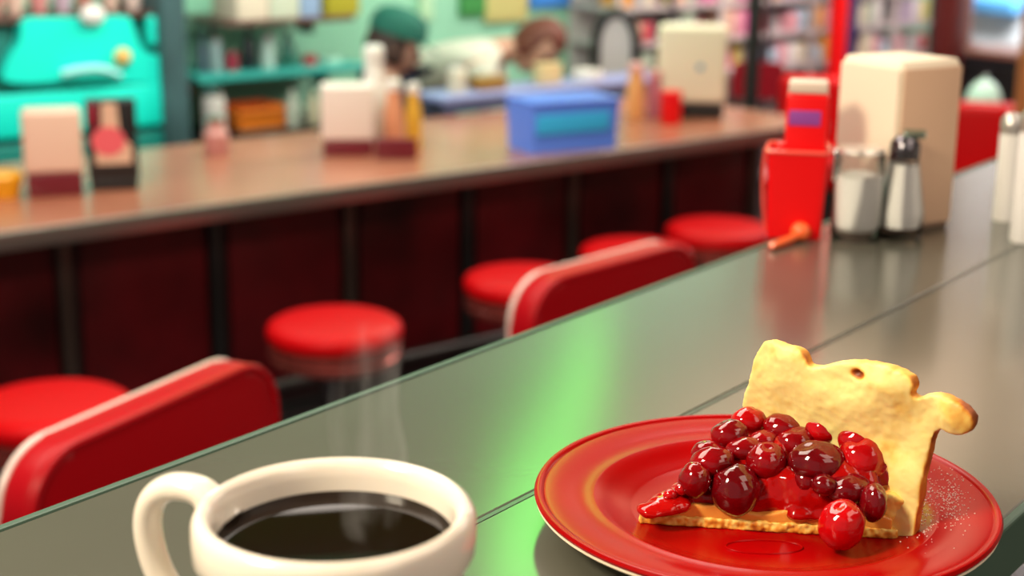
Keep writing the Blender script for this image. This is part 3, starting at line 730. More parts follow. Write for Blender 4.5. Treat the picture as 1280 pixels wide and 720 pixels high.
# middle back bar: low counter, teal shelf, appliances
LB = z_of(178, 330)
ma, mb = PX(242, 150, BX).y, PX(410, 60, BX).y
lbo = empty('back_counter', (BX, (ma+mb)/2, 0)); tag(lbo, 'low dark service counter along the mint wall behind the lunch counter', 'counter')
obj('worktop', box((-.22, 0, LB-.015), (.46, mb-ma, .03), .004), mat('dark_worktop', (.03, .03, .035), rough=.3), lbo)
obj('cabinet_body', box((-.24, 0, (LB-.03)/2), (.40, mb-ma-.02, LB-.03), .004), mat('dark_green_front', (.02, .05, .045), rough=.5), lbo)
def on_lb(name, px0, px1, ptop, m, label, cat, z=None, dpt=.12, X=BX-.1, bev=.01, group=None, parts=()):
    zb_ = LB if z is None else z
    a = PX(px0, 100, X).y; b_ = PX(px1, 100, X).y; zt = PX((px0+px1)/2, ptop, X).z
    if zt-zb_ < .02: zt = zb_+.03
    w_, h_ = b_-a, zt-zb_
    t = empty(name, (X, (a+b_)/2, zb_)); tag(t, label, cat, group)
    obj(parts[0] if parts else 'body', box((0, 0, h_/2), (dpt, w_, h_), min(bev, w_*.3, h_*.3), seg=3), m, t)
    return t, w_, h_
def lathething(name, px0, px1, ptop, m, label, cat, z=None, X=BX-.12, shape='bottle', group=None, capm=None):
    zb_ = LB if z is None else z
    a = PX(px0, 100, X).y; b_ = PX(px1, 100, X).y; zt = PX((px0+px1)/2, ptop, X).z
    r = (b_-a)/2*.8; h = max(.03, zt-zb_)
    t = empty(name, (X, (a+b_)/2, zb_)); tag(t, label, cat, group)
    if shape == 'bottle':
        obj('body', lathe([(0, 0), (r*.95, 0), (r, .006), (r, h*.55), (r*.4, h*.75), (r*.36, h*.9), (0, h*.9)], 28), m, t)
        obj('cap', lathe([(0, h*.895), (r*.42, h*.895), (r*.42, h), (0, h)], 20), capm or M_black, t)
    elif shape == 'dome':
        obj('dish', lathe([(0, 0), (r*.5, 0), (r*.3, h*.12), (r, h*.22), (r, h*.25), (0, h*.25)], 32), m, t)
        obj('dome', lathe([(r*.94, h*.25)]+[(r*.94*math.cos(k*PI/16), h*.25+h*.65*math.sin(k*PI/16)) for k in range(1, 8)]+[(0, h*.9)], 32), capm or M_glass, t)
        obj('knob', lathe([(0, h*.9), (r*.08, h*.9), (r*.12, h*.95), (0, h)], 16), M_chrome, t)
    elif shape == 'jar':
        obj('body', lathe([(0, 0), (r*.95, 0), (r, .008), (r, h*.8), (r*.8, h*.86), (0, h*.86)], 28), m, t)
        obj('lid', lathe([(0, h*.855), (r*.85, h*.855), (r*.85, h*.96), (0, h)], 28), capm or M_chrome, t)
    return t
# grill / orange tray
t, w, h = on_lb('pastry_case', 268, 402, 152, M_black, 'black low case under the orange tray on the back counter', 'case', dpt=.34, X=BX-.2)
obj('front_rail', box((.172, 0, h*.8), (.008, w*.96, .012), .003), M_steel, t)
ztray = LB+h+.001
t = empty('serving_tray', (BX-.16, PX(314, 140, BX-.16).y, ztray)); tag(t, 'bright orange tray on top of the black case behind the counter', 'tray')
trw = PX(350, 140, BX-.16).y-PX(280, 140, BX-.16).y
obj('tray_body', tapered(.22, trw*.9, .25, trw, 0, .075, wall=.006), mat('orange_enamel', (.85, .20, .02), rough=.35), t)
obj('tray_rim', box((.128, 0, .070), (.008, trw, .012), .003), mat('orange_enamel', (0, 0, 0)), t)
lathething('sugar_jar', 250, 282, 108, mat('milky_jar', (.5, .42, .40), rough=.3), 'milky grey jar left of the black case behind the counter', 'jar', shape='jar', X=BX-.03)
lathething('glass_bottle', 355, 375, 106, mat('grey_bottle', (.42, .42, .36), rough=.2), 'pale grey bottle standing right of the orange tray', 'bottle', X=BX-.02, z=ztray)
lathething('glass_bottle', 382, 400, 108, mat('straw_bottle', (.5, .42, .3), rough=.2), 'straw coloured bottle near the pale pink dispenser', 'bottle', X=BX-.02, z=ztray)
# pink cup standing on counter
bottle('coffee_cup', (248, 152, 280, 200), CZ, mat('rose_cup', (.55, .22, .2), rough=.3), 'small rose coloured pot on the counter in front of the black case', 'pot', M_chrome, .6, push=.05)
# teal shelf
tz = PX(350, 88, BX-.1).z
sa, sb_ = PX(245, 88, BX-.1).y, PX(462, 88, BX-.1).y
ts = obj('wall_shelf', box((BX-.27, (sa+sb_)/2, tz-.012), (.38, sb_-sa, .024), .004), mat('teal_shelf', (.03, .33, .30), rough=.35))
tag(ts, 'teal wall shelf of bottles and jars right of the column', 'shelf')
for s in (-.4, .4): obj('bracket', box((BX-.36, (sa+sb_)/2+s*(sb_-sa), tz-.06), (.12, .02, .08), .003), M_steel, ts)
its = [(247, 262, 40, 'bottle', 'slate_bottle', (.08, .12, .16), 'slate blue bottle'), (262, 280, 45, 'jar', 'grey_tin', (.28, .36, .38), 'grey tin'), (282, 300, 62, 'jar', 'crimson_jar', (.35, .03, .06), 'crimson jar'),
       (302, 322, 30, 'bottle', 'black_bottle', (.01, .015, .02), 'black bottle'), (326, 346, 40, 'jar', 'silver_tin', (.45, .55, .52), 'silver green tin'), (350, 372, 38, 'bottle', 'green_bottle', (.02, .12, .09), 'dark green bottle'), (378, 398, 66, 'jar', 'red_pot', (.45, .05, .06), 'low red pot'), (402, 428, 70, 'jar', 'mint_bowl', (.45, .75, .62), 'pale mint pot')]
for a, b_, tp, shp, mn, cc, lb in its:
    lathething('shelf_'+('bottle' if shp == 'bottle' else 'jar'), a, b_, tp, mat(mn, cc, rough=.3), f'{lb} on the teal wall shelf', 'bottle' if shp == 'bottle' else 'jar', z=tz, X=BX-.2, shape=shp, group='bottles and jars on the teal shelf')
# upper shelf and boxes
uz = PX(340, 24, BX-.1).z
ua, ub = PX(280, 24, BX-.1).y, PX(440, 24, BX-.1).y
us = obj('wall_shelf', box((BX-.27, (ua+ub)/2, uz-.010), (.38, ub-ua, .02), .003), mat('brown_shelf', (0, 0, 0)))
tag(us, 'upper brown shelf with boxes above the teal shelf', 'shelf')
for s in (-.4, .4): obj('bracket', box((BX-.36, (ua+ub)/2+s*(ub-ua), uz-.05), (.12, .02, .07), .003), M_steel, us)
for a, b_, cc, mn, lb in ((284, 322, (.78, .62, .5), 'beige_card', 'beige'), (324, 360, (.62, .62, .5), 'sage_card', 'pale sage'), (362, 386, (.3, .4, .62), 'denim_card', 'denim blue'), (394, 434, (.42, .34, .02), 'olive_card', 'olive yellow')):
    t, w, h = on_lb('carton', a, b_, -30, mat(mn, cc, rough=.6), f'{lb} carton on the upper brown shelf', 'carton', z=uz, X=BX-.2, dpt=.2, group='cartons on the upper brown shelf', bev=.004)
    obj('flap', box((0, 0, h+.002), (.19, w*.96, .004), .001), mat(mn, cc), t)
# hanging pale panel boards on the mint wall
for i, (a, b_, tp, bt, cc, mn, lb) in enumerate(((575, 606, -40, 20, (.06, .30, .08), 'green_card', 'green'), (606, 658, -40, 28, (.62, .55, .22), 'khaki_card', 'khaki'), (524, 540, -30, 26, (.5, .75, .5), 'lime_card', 'pale lime'), (662, 712, -30, 10, (.05, .25, .75), 'blue_card', 'blue'))):
    X = WX+.012; a_, b2 = PX(a, 0, X).y, PX(b_, 0, X).y; zt = PX(a, tp, X).z; zb2 = PX(a, bt, X).z
    o = obj('wall_poster', box((X, (a_+b2)/2, (zt+zb2)/2), (.02, b2-a_, zt-zb2), .002), mat(mn, cc, rough=.5)); tag(o, f'{lb} board hanging on the mint wall behind the counter', 'board', 'coloured boards on the mint wall')

# long pale-violet ledge behind the counter
vz = .70
va = PX(528, 125, -4.15).y
v_ = empty('service_ledge', (CX-CD-.16, 0, 0)); tag(v_, 'narrow violet-blue service ledge behind the counter before the two workers', 'ledge')
e0 = PZ(520, 135, vz).y; e1 = PZ(700, 110, vz).y+.4
obj('ledge_top', box((0, (e0+e1)/2, .745), (.20, e1-e0, .02), .004), mat('violet_laminate', (.30, .32, .62), rough=.3), v_)
obj('ledge_front', box((.09, (e0+e1)/2, .715), (.012, e1-e0-.01, .04), .002), mat('slate_blue', (.10, .11, .22), rough=.35), v_)
for yy_ in (e0+.1, e1-.1): obj('leg', box((0, yy_, .367), (.04, .04, .734), .004), M_steel, v_)
# things on the ledge
def ledge_item(kind, px, wpx, ptop, m, label, cat, shape):
    X = CX-CD-.16; y = PX(px, 115, X).y; P = Vector((X, y, .755)); d_ = depth(P)
    r = wpx*d_/F/2; h = max(.04, PX(px, ptop, X).z-.755)
    t = empty(kind, P); tag(t, label, cat)
    if shape == 'jar':
        obj('body', lathe([(0, 0), (r*.95, 0), (r, .006), (r, h*.78), (r*.85, h*.85), (0, h*.85)], 28), m, t)
        obj('lid', lathe([(0, h*.845), (r*.88, h*.845), (r*.88, h*.97), (0, h)], 28), M_ivory, t)
    else:
        obj('body', box((0, 0, h/2), (r*1.2, 2*r, h), .006), m, t)
        obj('lid', box((0, 0, h+.004), (r*1.25, 2.04*r, .008), .002), m, t)
ledge_item('cream_jar', 571, 24, 84, mat('cream_jar', (.7, .6, .45), rough=.35), 'cream jar on the violet ledge right of the capped worker', 'jar', 'jar')
ledge_item('food_box', 610, 42, 98, mat('amber_box', (.35, .17, .03), rough=.4), 'amber brown box on the violet ledge before the bending worker', 'box', 'box')
ledge_item('food_box', 684, 32, 82, mat('butter_box', (.75, .55, .28), rough=.4), 'butter yellow box on the violet ledge right of the amber box', 'box', 'box')
ledge_item('white_tub', 734, 40, 90, mat('white_tub', (.78, .72, .7), rough=.35), 'white tub on the violet ledge behind the blue glow box', 'tub', 'jar')

# ================================================================== PEOPLE
def skin_chain(bm_pts, name, m, parent, lv=2):
    # bm_pts: list of (parent_index, co, rx, ry)
    me = bpy.data.meshes.new(name)
    vs = [p[1] for p in bm_pts]; es = [(p[0], i) for i, p in enumerate(bm_pts) if p[0] is not None]
    me.from_pydata(vs, es, []); o = bpy.data.objects.new(name, me); C.objects.link(o)
    o.parent = parent; me.materials.append(m)
    s = o.modifiers.new('Skin', 'SKIN'); s.use_smooth_shade = True
    sv = me.skin_vertices[0].data
    for i, p in enumerate(bm_pts): sv[i].radius = (p[2], p[3])
    sv[0].use_root = True
    u = o.modifiers.new('Sub', 'SUBSURF'); u.levels = lv; u.render_levels = lv
    return o
M_skin = mat('skin', (.55, .28, .20), rough=.5, sss=.2, sssr=(.01, .004, .002))
def person(root, J, shirt, trousers, hairm, cap=None):
    """J: dict of joints (local coordinates) pelvis chest neck head(centre) and head_dir; arms and legs."""
    S = J
    pts = []
    def add(par, co, rx, ry=None): pts.append((par, tuple(co), rx, ry or rx)); return len(pts)-1
    pel = add(None, S['pelvis'], .14, .11); wa = add(pel, (Vector(S['pelvis'])+Vector(S['chest']))/2, .125, .10); ch = add(wa, S['chest'], .15, .11)
    nk = add(ch, S['neck'], .055); hd0 = add(nk, Vector(S['neck'])*.4+Vector(S['head'])*.6, .055)
    hands = []
    for sd_ in ('l', 'r'):
        sh_ = add(ch, S['sho_'+sd_], .06); el = add(sh_, S['elb_'+sd_], .042); wr_ = add(el, S['wri_'+sd_], .027)
        d_ = (Vector(S['wri_'+sd_])-Vector(S['elb_'+sd_])).normalized()
        pm = add(wr_, Vector(S['wri_'+sd_])+d_*.05, .036, .018)
        ax = d_.cross(Vector((0, 0, 1))).normalized()
        for k, ln in enumerate((.062, .072, .067, .052)):
            b_ = Vector(S['wri_'+sd_])+d_*.085+ax*(k-1.5)*.021
            f1_ = add(pm, b_, .0095); f2_ = add(f1_, b_+d_*ln*.55+Vector((0, 0, -.008)), .0085); add(f2_, b_+d_*ln*.95+Vector((0, 0, -.024)), .007)
        b_ = Vector(S['wri_'+sd_])+d_*.035-ax*.036
        t1 = add(pm, b_, .011); add(t1, b_+d_*.035-ax*.016, .009)
        hp_ = add(pel, S['hip_'+sd_], .085); kn = add(hp_, S['kne_'+sd_], .058); an = add(kn, S['ank_'+sd_], .038)
        fd = Vector(S['foot_dir']); add(an, Vector(S['ank_'+sd_])+fd*.15+Vector((0, 0, -.035)), .034, .028)
    skin_chain(pts, 'body', M_skin, root)
    # head: sculpted sphere with brow, nose, mouth, ears
    hc = Vector(S['head']); hd = Vector(S['head_dir']).normalized(); upv = Vector(S.get('head_up', (0, 0, 1))); upv = (upv-hd*upv.dot(hd)).normalized(); sv_ = hd.cross(upv)
    bm = bmesh.new(); bmesh.ops.create_uvsphere(bm, u_segments=40, v_segments=28, radius=1)
    R = Matrix((sv_, hd, upv)).transposed()
    for v in bm.verts:
        c = v.co.copy()
        x, y, z = c.x*.076, c.y*.095, c.z*.118
        if z < 0: x *= 1-.28*(-c.z); y = y*(1-.12*(-c.z)) + (.010*(-c.z) if c.y > 0 else .0)
        if c.y > 0:
            y += .024*math.exp(-((c.x/.14)**2+((c.z+.12)/.20)**2)); y -= .010*math.exp(-(((abs(c.x)-.38)/.18)**2+((c.z-.06)/.14)**2))
            y += .006*math.exp(-((c.x/.28)**2+((c.z+.48)/.06)**2)); y -= .004*math.exp(-((c.x/.28)**2+((c.z+.55)/.03)**2))
        v.co = R @ Vector((x, y, z)) + hc
    for s_ in (-1, 1): add_ball(bm, hc+R @ Vector((s_*.076, -.005, -.005)), (.010, .018, .030), 10, 8, rot=R)
    obj('head', bm, M_skin, root)
    for s_ in (-1, 1): obj('eye', add_ball(bmesh.new(), hc+R @ Vector((s_*.030, .080, .010)), .011, 10, 8), mat('eye_dark', (.03, .02, .02), rough=.2), root)
    bm = bmesh.new(); add_ball(bm, hc+R @ Vector((0, .088, -.058)), (.022, .008, .006), 12, 8, rot=R); obj('mouth', bm, mat('lips', (.4, .12, .1), rough=.5), root)
    bm = bmesh.new(); bmesh.ops.create_uvsphere(bm, u_segments=36, v_segments=24, radius=1)
    kill = [v for v in bm.verts if (v.co.y > .35 and v.co.z < .45) or v.co.z < -.55]
    bmesh.ops.delete(bm, geom=kill, context='VERTS')
    for v in bm.verts: c = v.co*(1+.04*noise.noise(v.co*5)); v.co = R @ Vector((c.x*.086, c.y*.107-.004, c.z*.130+.004)) + hc
    o = obj('hair', bm, hairm, root); m_ = o.modifiers.new('s', 'SOLIDIFY'); m_.thickness = .012
    if cap:
        bm = bmesh.new()
        prof_ = [(1.0, 0), (1.0, .35), (.93, .62), (.72, .86), (.4, .98), (0, 1.02)]
        add_lathe(bm, prof_, 32)
        for v in bm.verts: v.co = R @ Vector((v.co.x*.094, v.co.y*.112-.002, v.co.z*.105+.045)) + hc
        vis = []
        for k in range(17):
            a = PI*k/16; vis.append(R @ Vector((.088*math.cos(a), .085+.085*math.sin(a), .045-.018*math.sin(a))) + hc)
        add_prism(bm, vis, (R @ Vector((0, 0, .008))))
        obj('cap', bm, cap, root)
    # shirt and trousers
    pts = []
    a = add(None, S['pelvis'], .150, .122); b_ = add(a, (Vector(S['pelvis'])+Vector(S['chest']))/2, .140, .115); c_ = add(b_, S['chest'], .165, .125); add(c_, Vector(S['chest'])*.25+Vector(S['neck'])*.75, .075)
    for sd_ in ('l', 'r'):
        s1 = add(c_, S['sho_'+sd_], .074); s2 = add(s1, Vector(S['sho_'+sd_])*.45+Vector(S['elb_'+sd_])*.55, .060); s3 = add(s2, S['elb_'+sd_], .054); add(s3, Vector(S['elb_'+sd_])*.4+Vector(S['wri_'+sd_])*.6, .042)
    skin_chain(pts, 'shirt', shirt, root)
    pts = []
    a = add(None, S['pelvis'], .153, .125)
    for sd_ in ('l', 'r'):
        s1 = add(a, S['hip_'+sd_], .097); s2 = add(s1, S['kne_'+sd_], .070); add(s2, Vector(S['kne_'+sd_])*.1+Vector(S['ank_'+sd_])*.9, .056)
    skin_chain(pts, 'trousers', trousers, root)
    bm = bmesh.new()
    for sd_ in ('l', 'r'):
        fd = Vector(S['foot_dir']); c = Vector(S['ank_'+sd_])+fd*.06; add_box(bm, (c.x, c.y, .045), (.10, .27, .088), .035, seg=4, rot=math.atan2(fd.y, fd.x)-PI/2)
    obj('shoes', bm, M_black, root)
# seated worker in the dark green cap (low seat behind the counter). local +Y = facing
pp = PX(520, 62, -4.62)
r1 = empty('person', (pp.x-.15, pp.y-.08, 0), -.35)
tag(r1, 'person in a dark green cap and black shirt sitting behind the counter', 'person')
hz_ = pp.z                          # head centre
sz = hz_-.62
M_blk = mat('black_cloth', (.012, .013, .018), rough=.8); M_cap = mat('dark_green_felt', (.008, .11, .08), rough=.8)
person(r1, dict(pelvis=(0, -.10, sz), chest=(0, .0, sz+.34), neck=(0, .03, sz+.49), head=(0, .07, sz+.62), head_dir=(0.1, 1, -.35),
    sho_l=(-.19, 0, sz+.40), elb_l=(-.25, .10, sz+.14), wri_l=(-.12, .30, sz+.14), sho_r=(.19, 0, sz+.40), elb_r=(.25, .10, sz+.14), wri_r=(.12, .30, sz+.14),
    hip_l=(-.10, -.04, sz-.0), kne_l=(-.18, .36, sz+.08), ank_l=(-.16, .42, .08), hip_r=(.10, -.04, sz), kne_r=(.18, .36, sz+.08), ank_r=(.16, .42, .08), foot_dir=(0, 1, 0)),
    M_blk, M_blk, mat('brown_hair', (.04, .015, .01), rough=.6), cap=M_cap)
ls = empty('low_stool', r1.location, r1.rotation_euler.z); tag(ls, 'low dark stool under the capped worker behind the counter', 'stool')
for o_, bmx in (('seat', box((0, -.12, sz-.135), (.36, .34, .03), .008)),): obj(o_, bmx, M_steel, ls)
for sx in (-1, 1):
    for sy in (-1, 1): obj('leg', box((sx*.14, -.12+sy*.13, (sz-.15)/2), (.03, .03, sz-.15), .003), M_steel, ls)
# bending worker in white
pp = PX(672, 58, -4.78)
r2yaw = -.75
r2_ = empty('person', (pp.x-.42*math.sin(-r2yaw), pp.y-.42*math.cos(r2yaw), 0), r2yaw)
tag(r2_, 'person in a white shirt with reddish brown hair bending over behind the counter', 'person')
hz_ = pp.z
person(r2_, dict(pelvis=(-.02, -.14, .70), chest=(0, .15, .79), neck=(0, .29, .84), head=(0, .42, hz_), head_dir=(.45, .6, -.75), head_up=(.1, .8, .6),
    sho_l=(-.18, .20, .79), elb_l=(-.22, .26, .55), wri_l=(-.12, .38, .40), sho_r=(.18, .20, .79), elb_r=(.22, .27, .56), wri_r=(.20, .42, .46),
    hip_l=(-.09, -.14, .67), kne_l=(-.12, .06, .40), ank_l=(-.10, -.12, .08), hip_r=(.09, -.14, .67), kne_r=(.12, .10, .40), ank_r=(.10, -.06, .08), foot_dir=(0, 1, 0)),
    mat('white_cloth', (.62, .58, .50), rough=.9), mat('navy_cloth', (.03, .03, .07), rough=.8), mat('auburn_hair', (.13, .025, .012), rough=.6))

# ================================================================== FAR END
# arch-topped chair-like frame behind the counter end: bentwood chair
bp_ = PX(768, 130, -4.75)
bc = empty('bentwood_chair', (bp_.x, bp_.y, 0), yaw_to_cam(bp_)); tag(bc, 'black bentwood chair with a tall rounded pale back behind the counter', 'chair')
s_ = depth(bp_)/F; zt = PX(765, 16, -4.75).z; hw = 25*s_
arch = [(-hw, 0, .45)]+[(-hw, 0, zt-hw*1.6)]+[(hw*math.cos(a), 0, zt-hw*1.6+hw*1.6*math.sin(a)) for a in [PI-PI*k/14 for k in range(1, 14)]]+[(hw, 0, zt-hw*1.6), (hw, 0, .45)]
obj('back_frame', tube(arch, .022, n=12), M_black, bc)
obj('backrest', prism([(x*.9, -.004, .03+max(.55, z)-.03 if z > .45 else .60) for x, y, z in arch], (0, .02, 0)), mat('pale_mauve', (.60, .52, .54), rough=.5), bc)
obj('seat', lathe([(0, .42), (.2, .42), (.21, .44), (.2, .46), (0, .46)], 32), M_maroon, bc)
for sx in (-1, 1):
    for sy in (0, 1): obj('leg', tube([(sx*hw if sy == 0 else sx*.14, 0 if sy == 0 else -.16, .43), (sx*(hw+.03 if sy == 0 else .17), .05 if sy == 0 else -.2, 0)], .014, n=10), M_black, bc)

# pantry shelving against the left wall beyond the counter
M_rack = mat('rack_grey', (.58, .50, .52), rough=.4)
X = WX+.36
ya, yb = PX(775, 40, X).y, PX(1168, 40, X).y
rk = empty('pantry_rack', (WX+.18, (ya+yb)/2, 0)); tag(rk, 'tall open pantry rack of packets along the left wall beyond the counter', 'rack')
W_ = yb-ya
levels = [.06, .40, .70, 1.0, 1.30]
levels = [.08, .36, PX(900, 86, X).z-.01, PX(900, 44, X).z-.01, PX(900, 2, X).z-.005, 1.12]
levels[1] = max(.25, levels[2]-.26)
for z in levels: obj('shelf_board', box((0, 0, z-.012), (.34, W_, .022), .003), M_rack, rk)
np_ = 7
for k in range(np_+1): obj('upright', box((.165, -W_/2+W_*k/np_, .60), (.02, .03, 1.2), .003), mat('dark_upright', (.05, .04, .05), rough=.4) if k % 2 else M_rack, rk)
obj('back_panel', box((-.172, 0, .60), (.01, W_, 1.2), .002), mat('rack_back', (.62, .55, .56), rough=.6), rk)
pal = [('pink', (.75, .35, .42)), ('white', (.8, .77, .78)), ('lilac', (.55, .45, .62)), ('orange', (.85, .38, .08)), ('sage', (.45, .52, .42)), ('peach', (.8, .5, .38)), ('yellow', (.8, .7, .2)), ('crimson', (.55, .04, .07)), ('sky blue', (.45, .6, .75)), ('cream', (.8, .72, .58)), ('magenta', (.8, .15, .42)), ('grey', (.5, .48, .5))]
rp_ = random.Random(12)
names_lv = ('floor', 'low', 'third', 'upper', 'top', 'crown')
protos = {}
for li in (2, 3, 4):
    z = levels[li]; room = (levels[li+1]-levels[li]-.03)
    for bay in range(np_):
        b0_ = ya+W_*bay/np_+.03; b1_ = ya+W_*(bay+1)/np_-.03; y = b0_; n_ = 4
        prev = None
        cells = []
        for k in range(n_):
            wdt = (b1_-b0_)/n_*.92
            cn, cc = rp_.choice(pal)
            while cn in cells: cn, cc = rp_.choice(pal)
            cells.append(cn)
            hh_ = room*rp_.uniform(.55, .95); shp = rp_.random() < .4
            m_ = mat('packet_'+cn.replace(' ', '_'), cc, rough=.45)
            yc = b0_+(b1_-b0_)*(k+.5)/n_
            if shp:
                r_ = min(wdt, .16)/2; bm = lathe([(0, 0), (r_*.95, 0), (r_, .006), (r_, hh_*.75), (r_*.7, hh_*.84), (r_*.7, hh_), (0, hh_)], 20); nm, ct = 'canister', 'canister'
            else:
                bm = box((0, 0, hh_/2), (.16, wdt, hh_), .006); nm, ct = 'carton', 'carton'
            o = obj(nm, bm, m_, loc=(WX+.26, yc, z))
            place = ('first', 'second', 'third', 'fourth', 'fifth', 'sixth', 'last')[bay]
            tag(o, f'{cn} {ct} in the {place} bay of the pantry rack, {"lower" if li==2 else "middle" if li==3 else "upper"} shelf', ct, 'packets on the pantry rack')
# dark post and red chair beyond the counter end
q = PZ(935, 150, 0.0)
post_p = PX(940, 90, -4.55)
po = structure('trim_2', box((post_p.x, post_p.y, CH/2), (.05, .05, CH-.002), .006), mat('black_post', (.02, .018, .02), rough=.4))
def side_chair(px0, px1, ptop, zt, label, m, width=None):
    P = PZ((px0+px1)/2, ptop, zt); w_ = (px1-px0)*depth(P)/F; yw_ = yaw_to_cam(P)
    t = empty('side_chair', (P.x, P.y, 0), yw_); tag(t, label, 'chair')
    bm = bmesh.new(); add_prism(bm, [(x, 0, z) for x, z in rrect(-w_/2, w_/2, zt-.17, zt, .04, 5)], (0, .04, 0)); obj('backrest', bm, m, t)
    for sx in (-1, 1):
        obj('back_post', tube([(sx*w_*.42, .02, zt-.1), (sx*w_*.42, .02, .44)], .016, n=10), M_black, t)
        obj('leg', tube([(sx*w_*.42, .02, .45), (sx*w_*.45, .06, 0)], .014, n=10), M_black, t)
        obj('leg', tube([(sx*w_*.42, -.36, .42), (sx*w_*.45, -.39, 0)], .014, n=10), M_black, t)
    obj('seat', box((0, -.17, .445), (w_, .42, .05), .018), m, t)
side_chair(916, 981, 78, .70, 'dark red side chair standing beyond the end of the lunch counter', mat('dark_red_vinyl', (.25, .003, .012), rough=.35))
# red round post and a red booth at the right
rpp = PY(1046, 60, 6.0)
o = structure('trim_3', lathe([(0, 0), (.045, 0), (.045, CH-.001), (0, CH-.001)], 24), M_red, loc=(rpp.x, rpp.y, 0))
rpp = PY(1062, 60, 6.3)
o = structure('trim_4', box((0, 0, CH/2), (.05, .05, CH-.002), .004), mat('indigo_post', (.05, .03, .16), rough=.4), loc=(rpp.x, rpp.y, 0))
# door-frame like brown post between shelf and window, and the amber post at the right edge
rpp = PY(1187, 30, 7.0); structure('trim_5', box((rpp.x, rpp.y, CH/2), (.12, .12, CH-.002), .006), mat('mahogany_post', (.12, .012, .010), rough=.4))
rpp = PY(1290, 60, 4.6); structure('trim_6', box((rpp.x, rpp.y, CH/2), (.06, .06, CH-.002), .006), mat('amber_post', (.50, .17, .06), rough=.45))
# booth seats behind the napkin dispenser
def booth(px0, px1, ptop, zt, label, m, dpt=.5):
    P = PZ((px0+px1)/2, ptop, zt); w_ = (px1-px0)*depth(P)/F; yw_ = yaw_to_cam(P)
    t = empty('booth_bench', (P.x, P.y, 0), yw_); tag(t, label, 'bench', 'red booths at the far window')
    obj('backrest', box((0, .06, (zt+.1)/2+.05), (w_, .12, zt-.2+.1), .035, seg=4), m, t)
    obj('seat', box((0, -.22, .40), (w_*.98, .46, .12), .03, seg=4), m, t)
    obj('plinth', box((0, -.18, .17), (w_*.96, .40, .34), .006), M_black, t)
booth(1190, 1300, 150, .72, 'bright red booth bench behind the slim white shakers', M_redv)
booth(975, 1060, 112, .68, 'red booth bench partly hidden behind the tall red box', M_redv)
# glass cake dome on a far black table, in front of window
P = PZ(1228, 140, .62)
ft = empty('cafe_table', (P.x, P.y, 0), yaw_to_cam(P)); tag(ft, 'small black table with the glass dome near the window', 'table')
obj('tabletop', lathe([(0, .60), (.30, .60), (.31, .61), (.30, .62), (0, .62)], 40), M_black, ft); obj('leg', lathe([(0, .02), (.03, .02), (.03, .6), (0, .6)], 20), M_black, ft); obj('foot', lathe([(0, 0), (.2, 0), (.2, .01), (.03, .03), (0, .03)], 32), M_black, ft)
s_ = depth(P)/F; r = 23*s_; h = 44*s_
cdm = empty('cake_dome', (P.x, P.y, .62)); tag(cdm, 'mint tinted glass cake dome on the small black table', 'cake dome')
obj('dish', lathe([(0, 0), (r*.7, 0), (r*1.05, .012), (r*1.05, .018), (0, .014)], 40), M_ivory, cdm)
obj('dome', lathe([(r*math.cos(k*PI/20), .018+(h-.03)*math.sin(k*PI/20)) for k in range(0, 10)]+[(0, h-.012)], 40), mat('mint_glass', (.55, .82, .72), rough=.15), cdm)
obj('knob', lathe([(0, h-.012), (.008, h-.012), (.014, h), (0, h+.006)], 16), M_chrome, cdm)
# dark sideboard beneath the window
a = PY(1196, 62, WY-.5); 
sbd = empty('sideboard', (max(a.x, WX+.06)+.78, WY-.32, 0)); tag(sbd, 'low black sideboard standing under the far window', 'sideboard')
obj('body', box((0, 0, a.z/2-.005), (1.5, .44, a.z-.01), .01), mat('black_wood', (.015, .014, .02), rough=.4), sbd)
obj('top', box((0, 0, a.z), (1.54, .48, .03), .006), mat('pinkish_top', (.35, .14, .10), rough=.4), sbd)
for sx in (-1, 1): obj('door', box((sx*.37, -.225, a.z/2), (.70, .016, a.z*.8), .004), M_black, sbd)

# ================================================================== LAMPS
def lamp(name, loc_, e, col, size, rot=None, size_y=None, spread=None):
    l = bpy.data.lights.new(name, 'AREA'); l.energy = e; l.color = col; l.size = size
    if size_y: l.shape = 'RECTANGLE'; l.size_y = size_y
    if spread: l.spread = spread
    o = bpy.data.objects.new(name, l); C.objects.link(o); o.location = loc_
    if rot: o.rotation_euler = rot
    return o
def aim(o, tgt):
    o.rotation_euler = (Vector(tgt)-o.location).to_track_quat('-Z', 'Y').to_euler(); return o
food = Vector((pc.x, pc.y, T+.05))
key = lamp('key_lamp', food-fwd*.55-side*1.0+Vector((0, 0, .95)), 30, (1, .85, .62), .28); aim(key, food)
aim(lamp('fill_lamp', food-fwd*1.6+side*1.2+Vector((0, 0, 1.2)), 9, (1, .85, .72), 1.0), food)
# neon strip over the counter, seen only as a reflection and a glow
def neon(name, p, q_, col, e, label, r=.02):
    v = Vector(q_)-Vector(p)
    bmn = tube([p, q_], r, n=12)
    t = empty(name, (0, 0, 0)); tag(t, label, 'lamp')
    mm = bpy.data.materials.new(name); mm.use_nodes = True; b__ = mm.node_tree.nodes['Principled BSDF']
    b__.inputs['Base Color'].default_value = (*col, 1); b__.inputs['Emission Color'].default_value = (*col, 1); b__.inputs['Emission Strength'].default_value = e
    obj('tube', bmn, mm, t)
    for s in (0.02, .98):
        c = Vector(p)+v*s; obj('hanger', tube([c, (c.x, c.y, CH)], .004, n=8), M_steel, t)
    return t
def over(px, py, dist):      # the point mirrored by the table for the viewer at that pixel
    P = PZ(px, py, T); d_ = (P-O).normalized(); d_.z = -d_.z; return P+d_*dist
g0, g1 = over(660, 560, 3.6), over(655, 700, 3.6)
g1.z = g0.z
c0 = over(688, 600, 3.5); c1 = over(745, 475, 4.5)
c1 = c0 + (c1-c0)*1.0; c1.z = c0.z
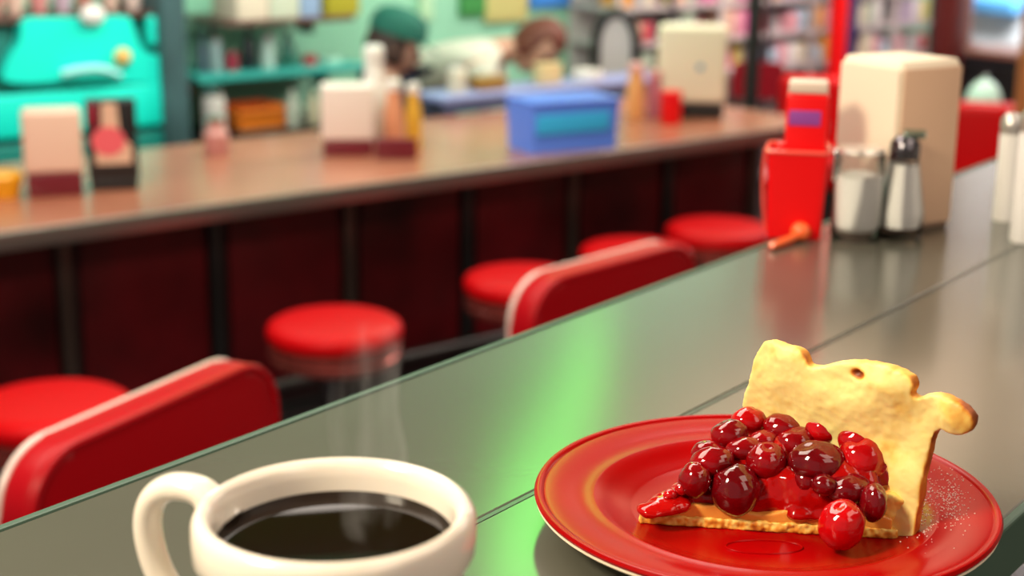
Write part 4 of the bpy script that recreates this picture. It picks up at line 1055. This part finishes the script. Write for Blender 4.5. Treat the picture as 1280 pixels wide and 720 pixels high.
neon('neon_tube', c0, c1, (.16, 1, .13), 6.5, 'green neon tube hanging over the counter beyond the bar table', r=.06)
neon('neon_tube', over(645, 745, 2.9), over(668, 640, 3.25), (.16, 1, .13), 11, 'shorter green neon tube hanging nearest over the bar table', r=.075)
bpy.context.scene.world = bpy.data.worlds.new('World'); w_ = bpy.context.scene.world; w_.use_nodes = True
w_.node_tree.nodes['Background'].inputs['Color'].default_value = (1, .93, .9, 1); w_.node_tree.nodes['Background'].inputs['Strength'].default_value = .22
# broad unseen area lights under the ceiling, added to light the room
for i, (x, y, e, sx, sy, c) in enumerate(((-2.2, .2, 70, 1.6, 1.6, (1, .86, .72)), (-2.3, 1.9, 50, 1.0, 1.6, (1, .88, .78)), (-3.9, 5.2, 34, 1.3, 2.4, (1, .66, .42)), (-1.6, 6.2, 50, 1.8, 2.4, (1, .84, .7)), (.9, 2.0, 40, 1.2, 3.0, (1, .82, .66)))):
    lamp('ceiling_fill', (x, y, CH-.03), e, c, sx, size_y=sy)
aim(lamp('rack_fill', (-3.9, 5.4, 2.9), 75, (1, .93, .9), 1.2), (-5.3, 5.5, .9))  # added to brighten the pantry rack, no fixture there
aim(lamp('street_daylight', (-5, WY+1.2, 3.2), 650, (.95, .97, 1), 1.5), (-6, WY+3.5, .6))  # added area light giving the building outside its daylight
lamp('aqua_fill', (BX+.85, (PX(90, 60, BX).y), 1.75), 15, (.75, 1, .95), .9, rot=(0, math.radians(30), 0), size_y=1.2)  # unseen light added to brighten the turquoise cabinet
lamp('mint_fill', (BX+.7, PX(520, 60, BX).y, 2.0), 13, (.75, 1, .85), .8, rot=(0, math.radians(24), 0), size_y=1.4)  # unseen light added to brighten the mint wall
wlamp = lamp('daylight', ((wx0+wx1)/2, WY-.08, (wz0+wz1)/2+.8), 16, (.95, .97, 1), ww, rot=(math.radians(90), 0, 0), size_y=wz1-wz0)

# ================================================================== CAMERA
cam = bpy.data.cameras.new('Camera'); co_ = bpy.data.objects.new('Camera', cam); C.objects.link(co_)
cam.sensor_width = 36; cam.lens = F*36/1280; cam.clip_start = .02
mtx = Matrix((R2, U2, -FW)).transposed().to_4x4(); mtx.translation = O
co_.matrix_world = mtx
cam.dof.use_dof = True; cam.dof.focus_distance = depth(PZ(960, 600, T+.03)); cam.dof.aperture_fstop = 6.6
sc = bpy.context.scene; sc.camera = co_
sc.view_settings.view_transform = 'Standard'; sc.view_settings.look = 'None'; sc.view_settings.gamma = 1
sc.view_settings.use_curve_mapping = False; sc.view_settings.exposure = 0.0
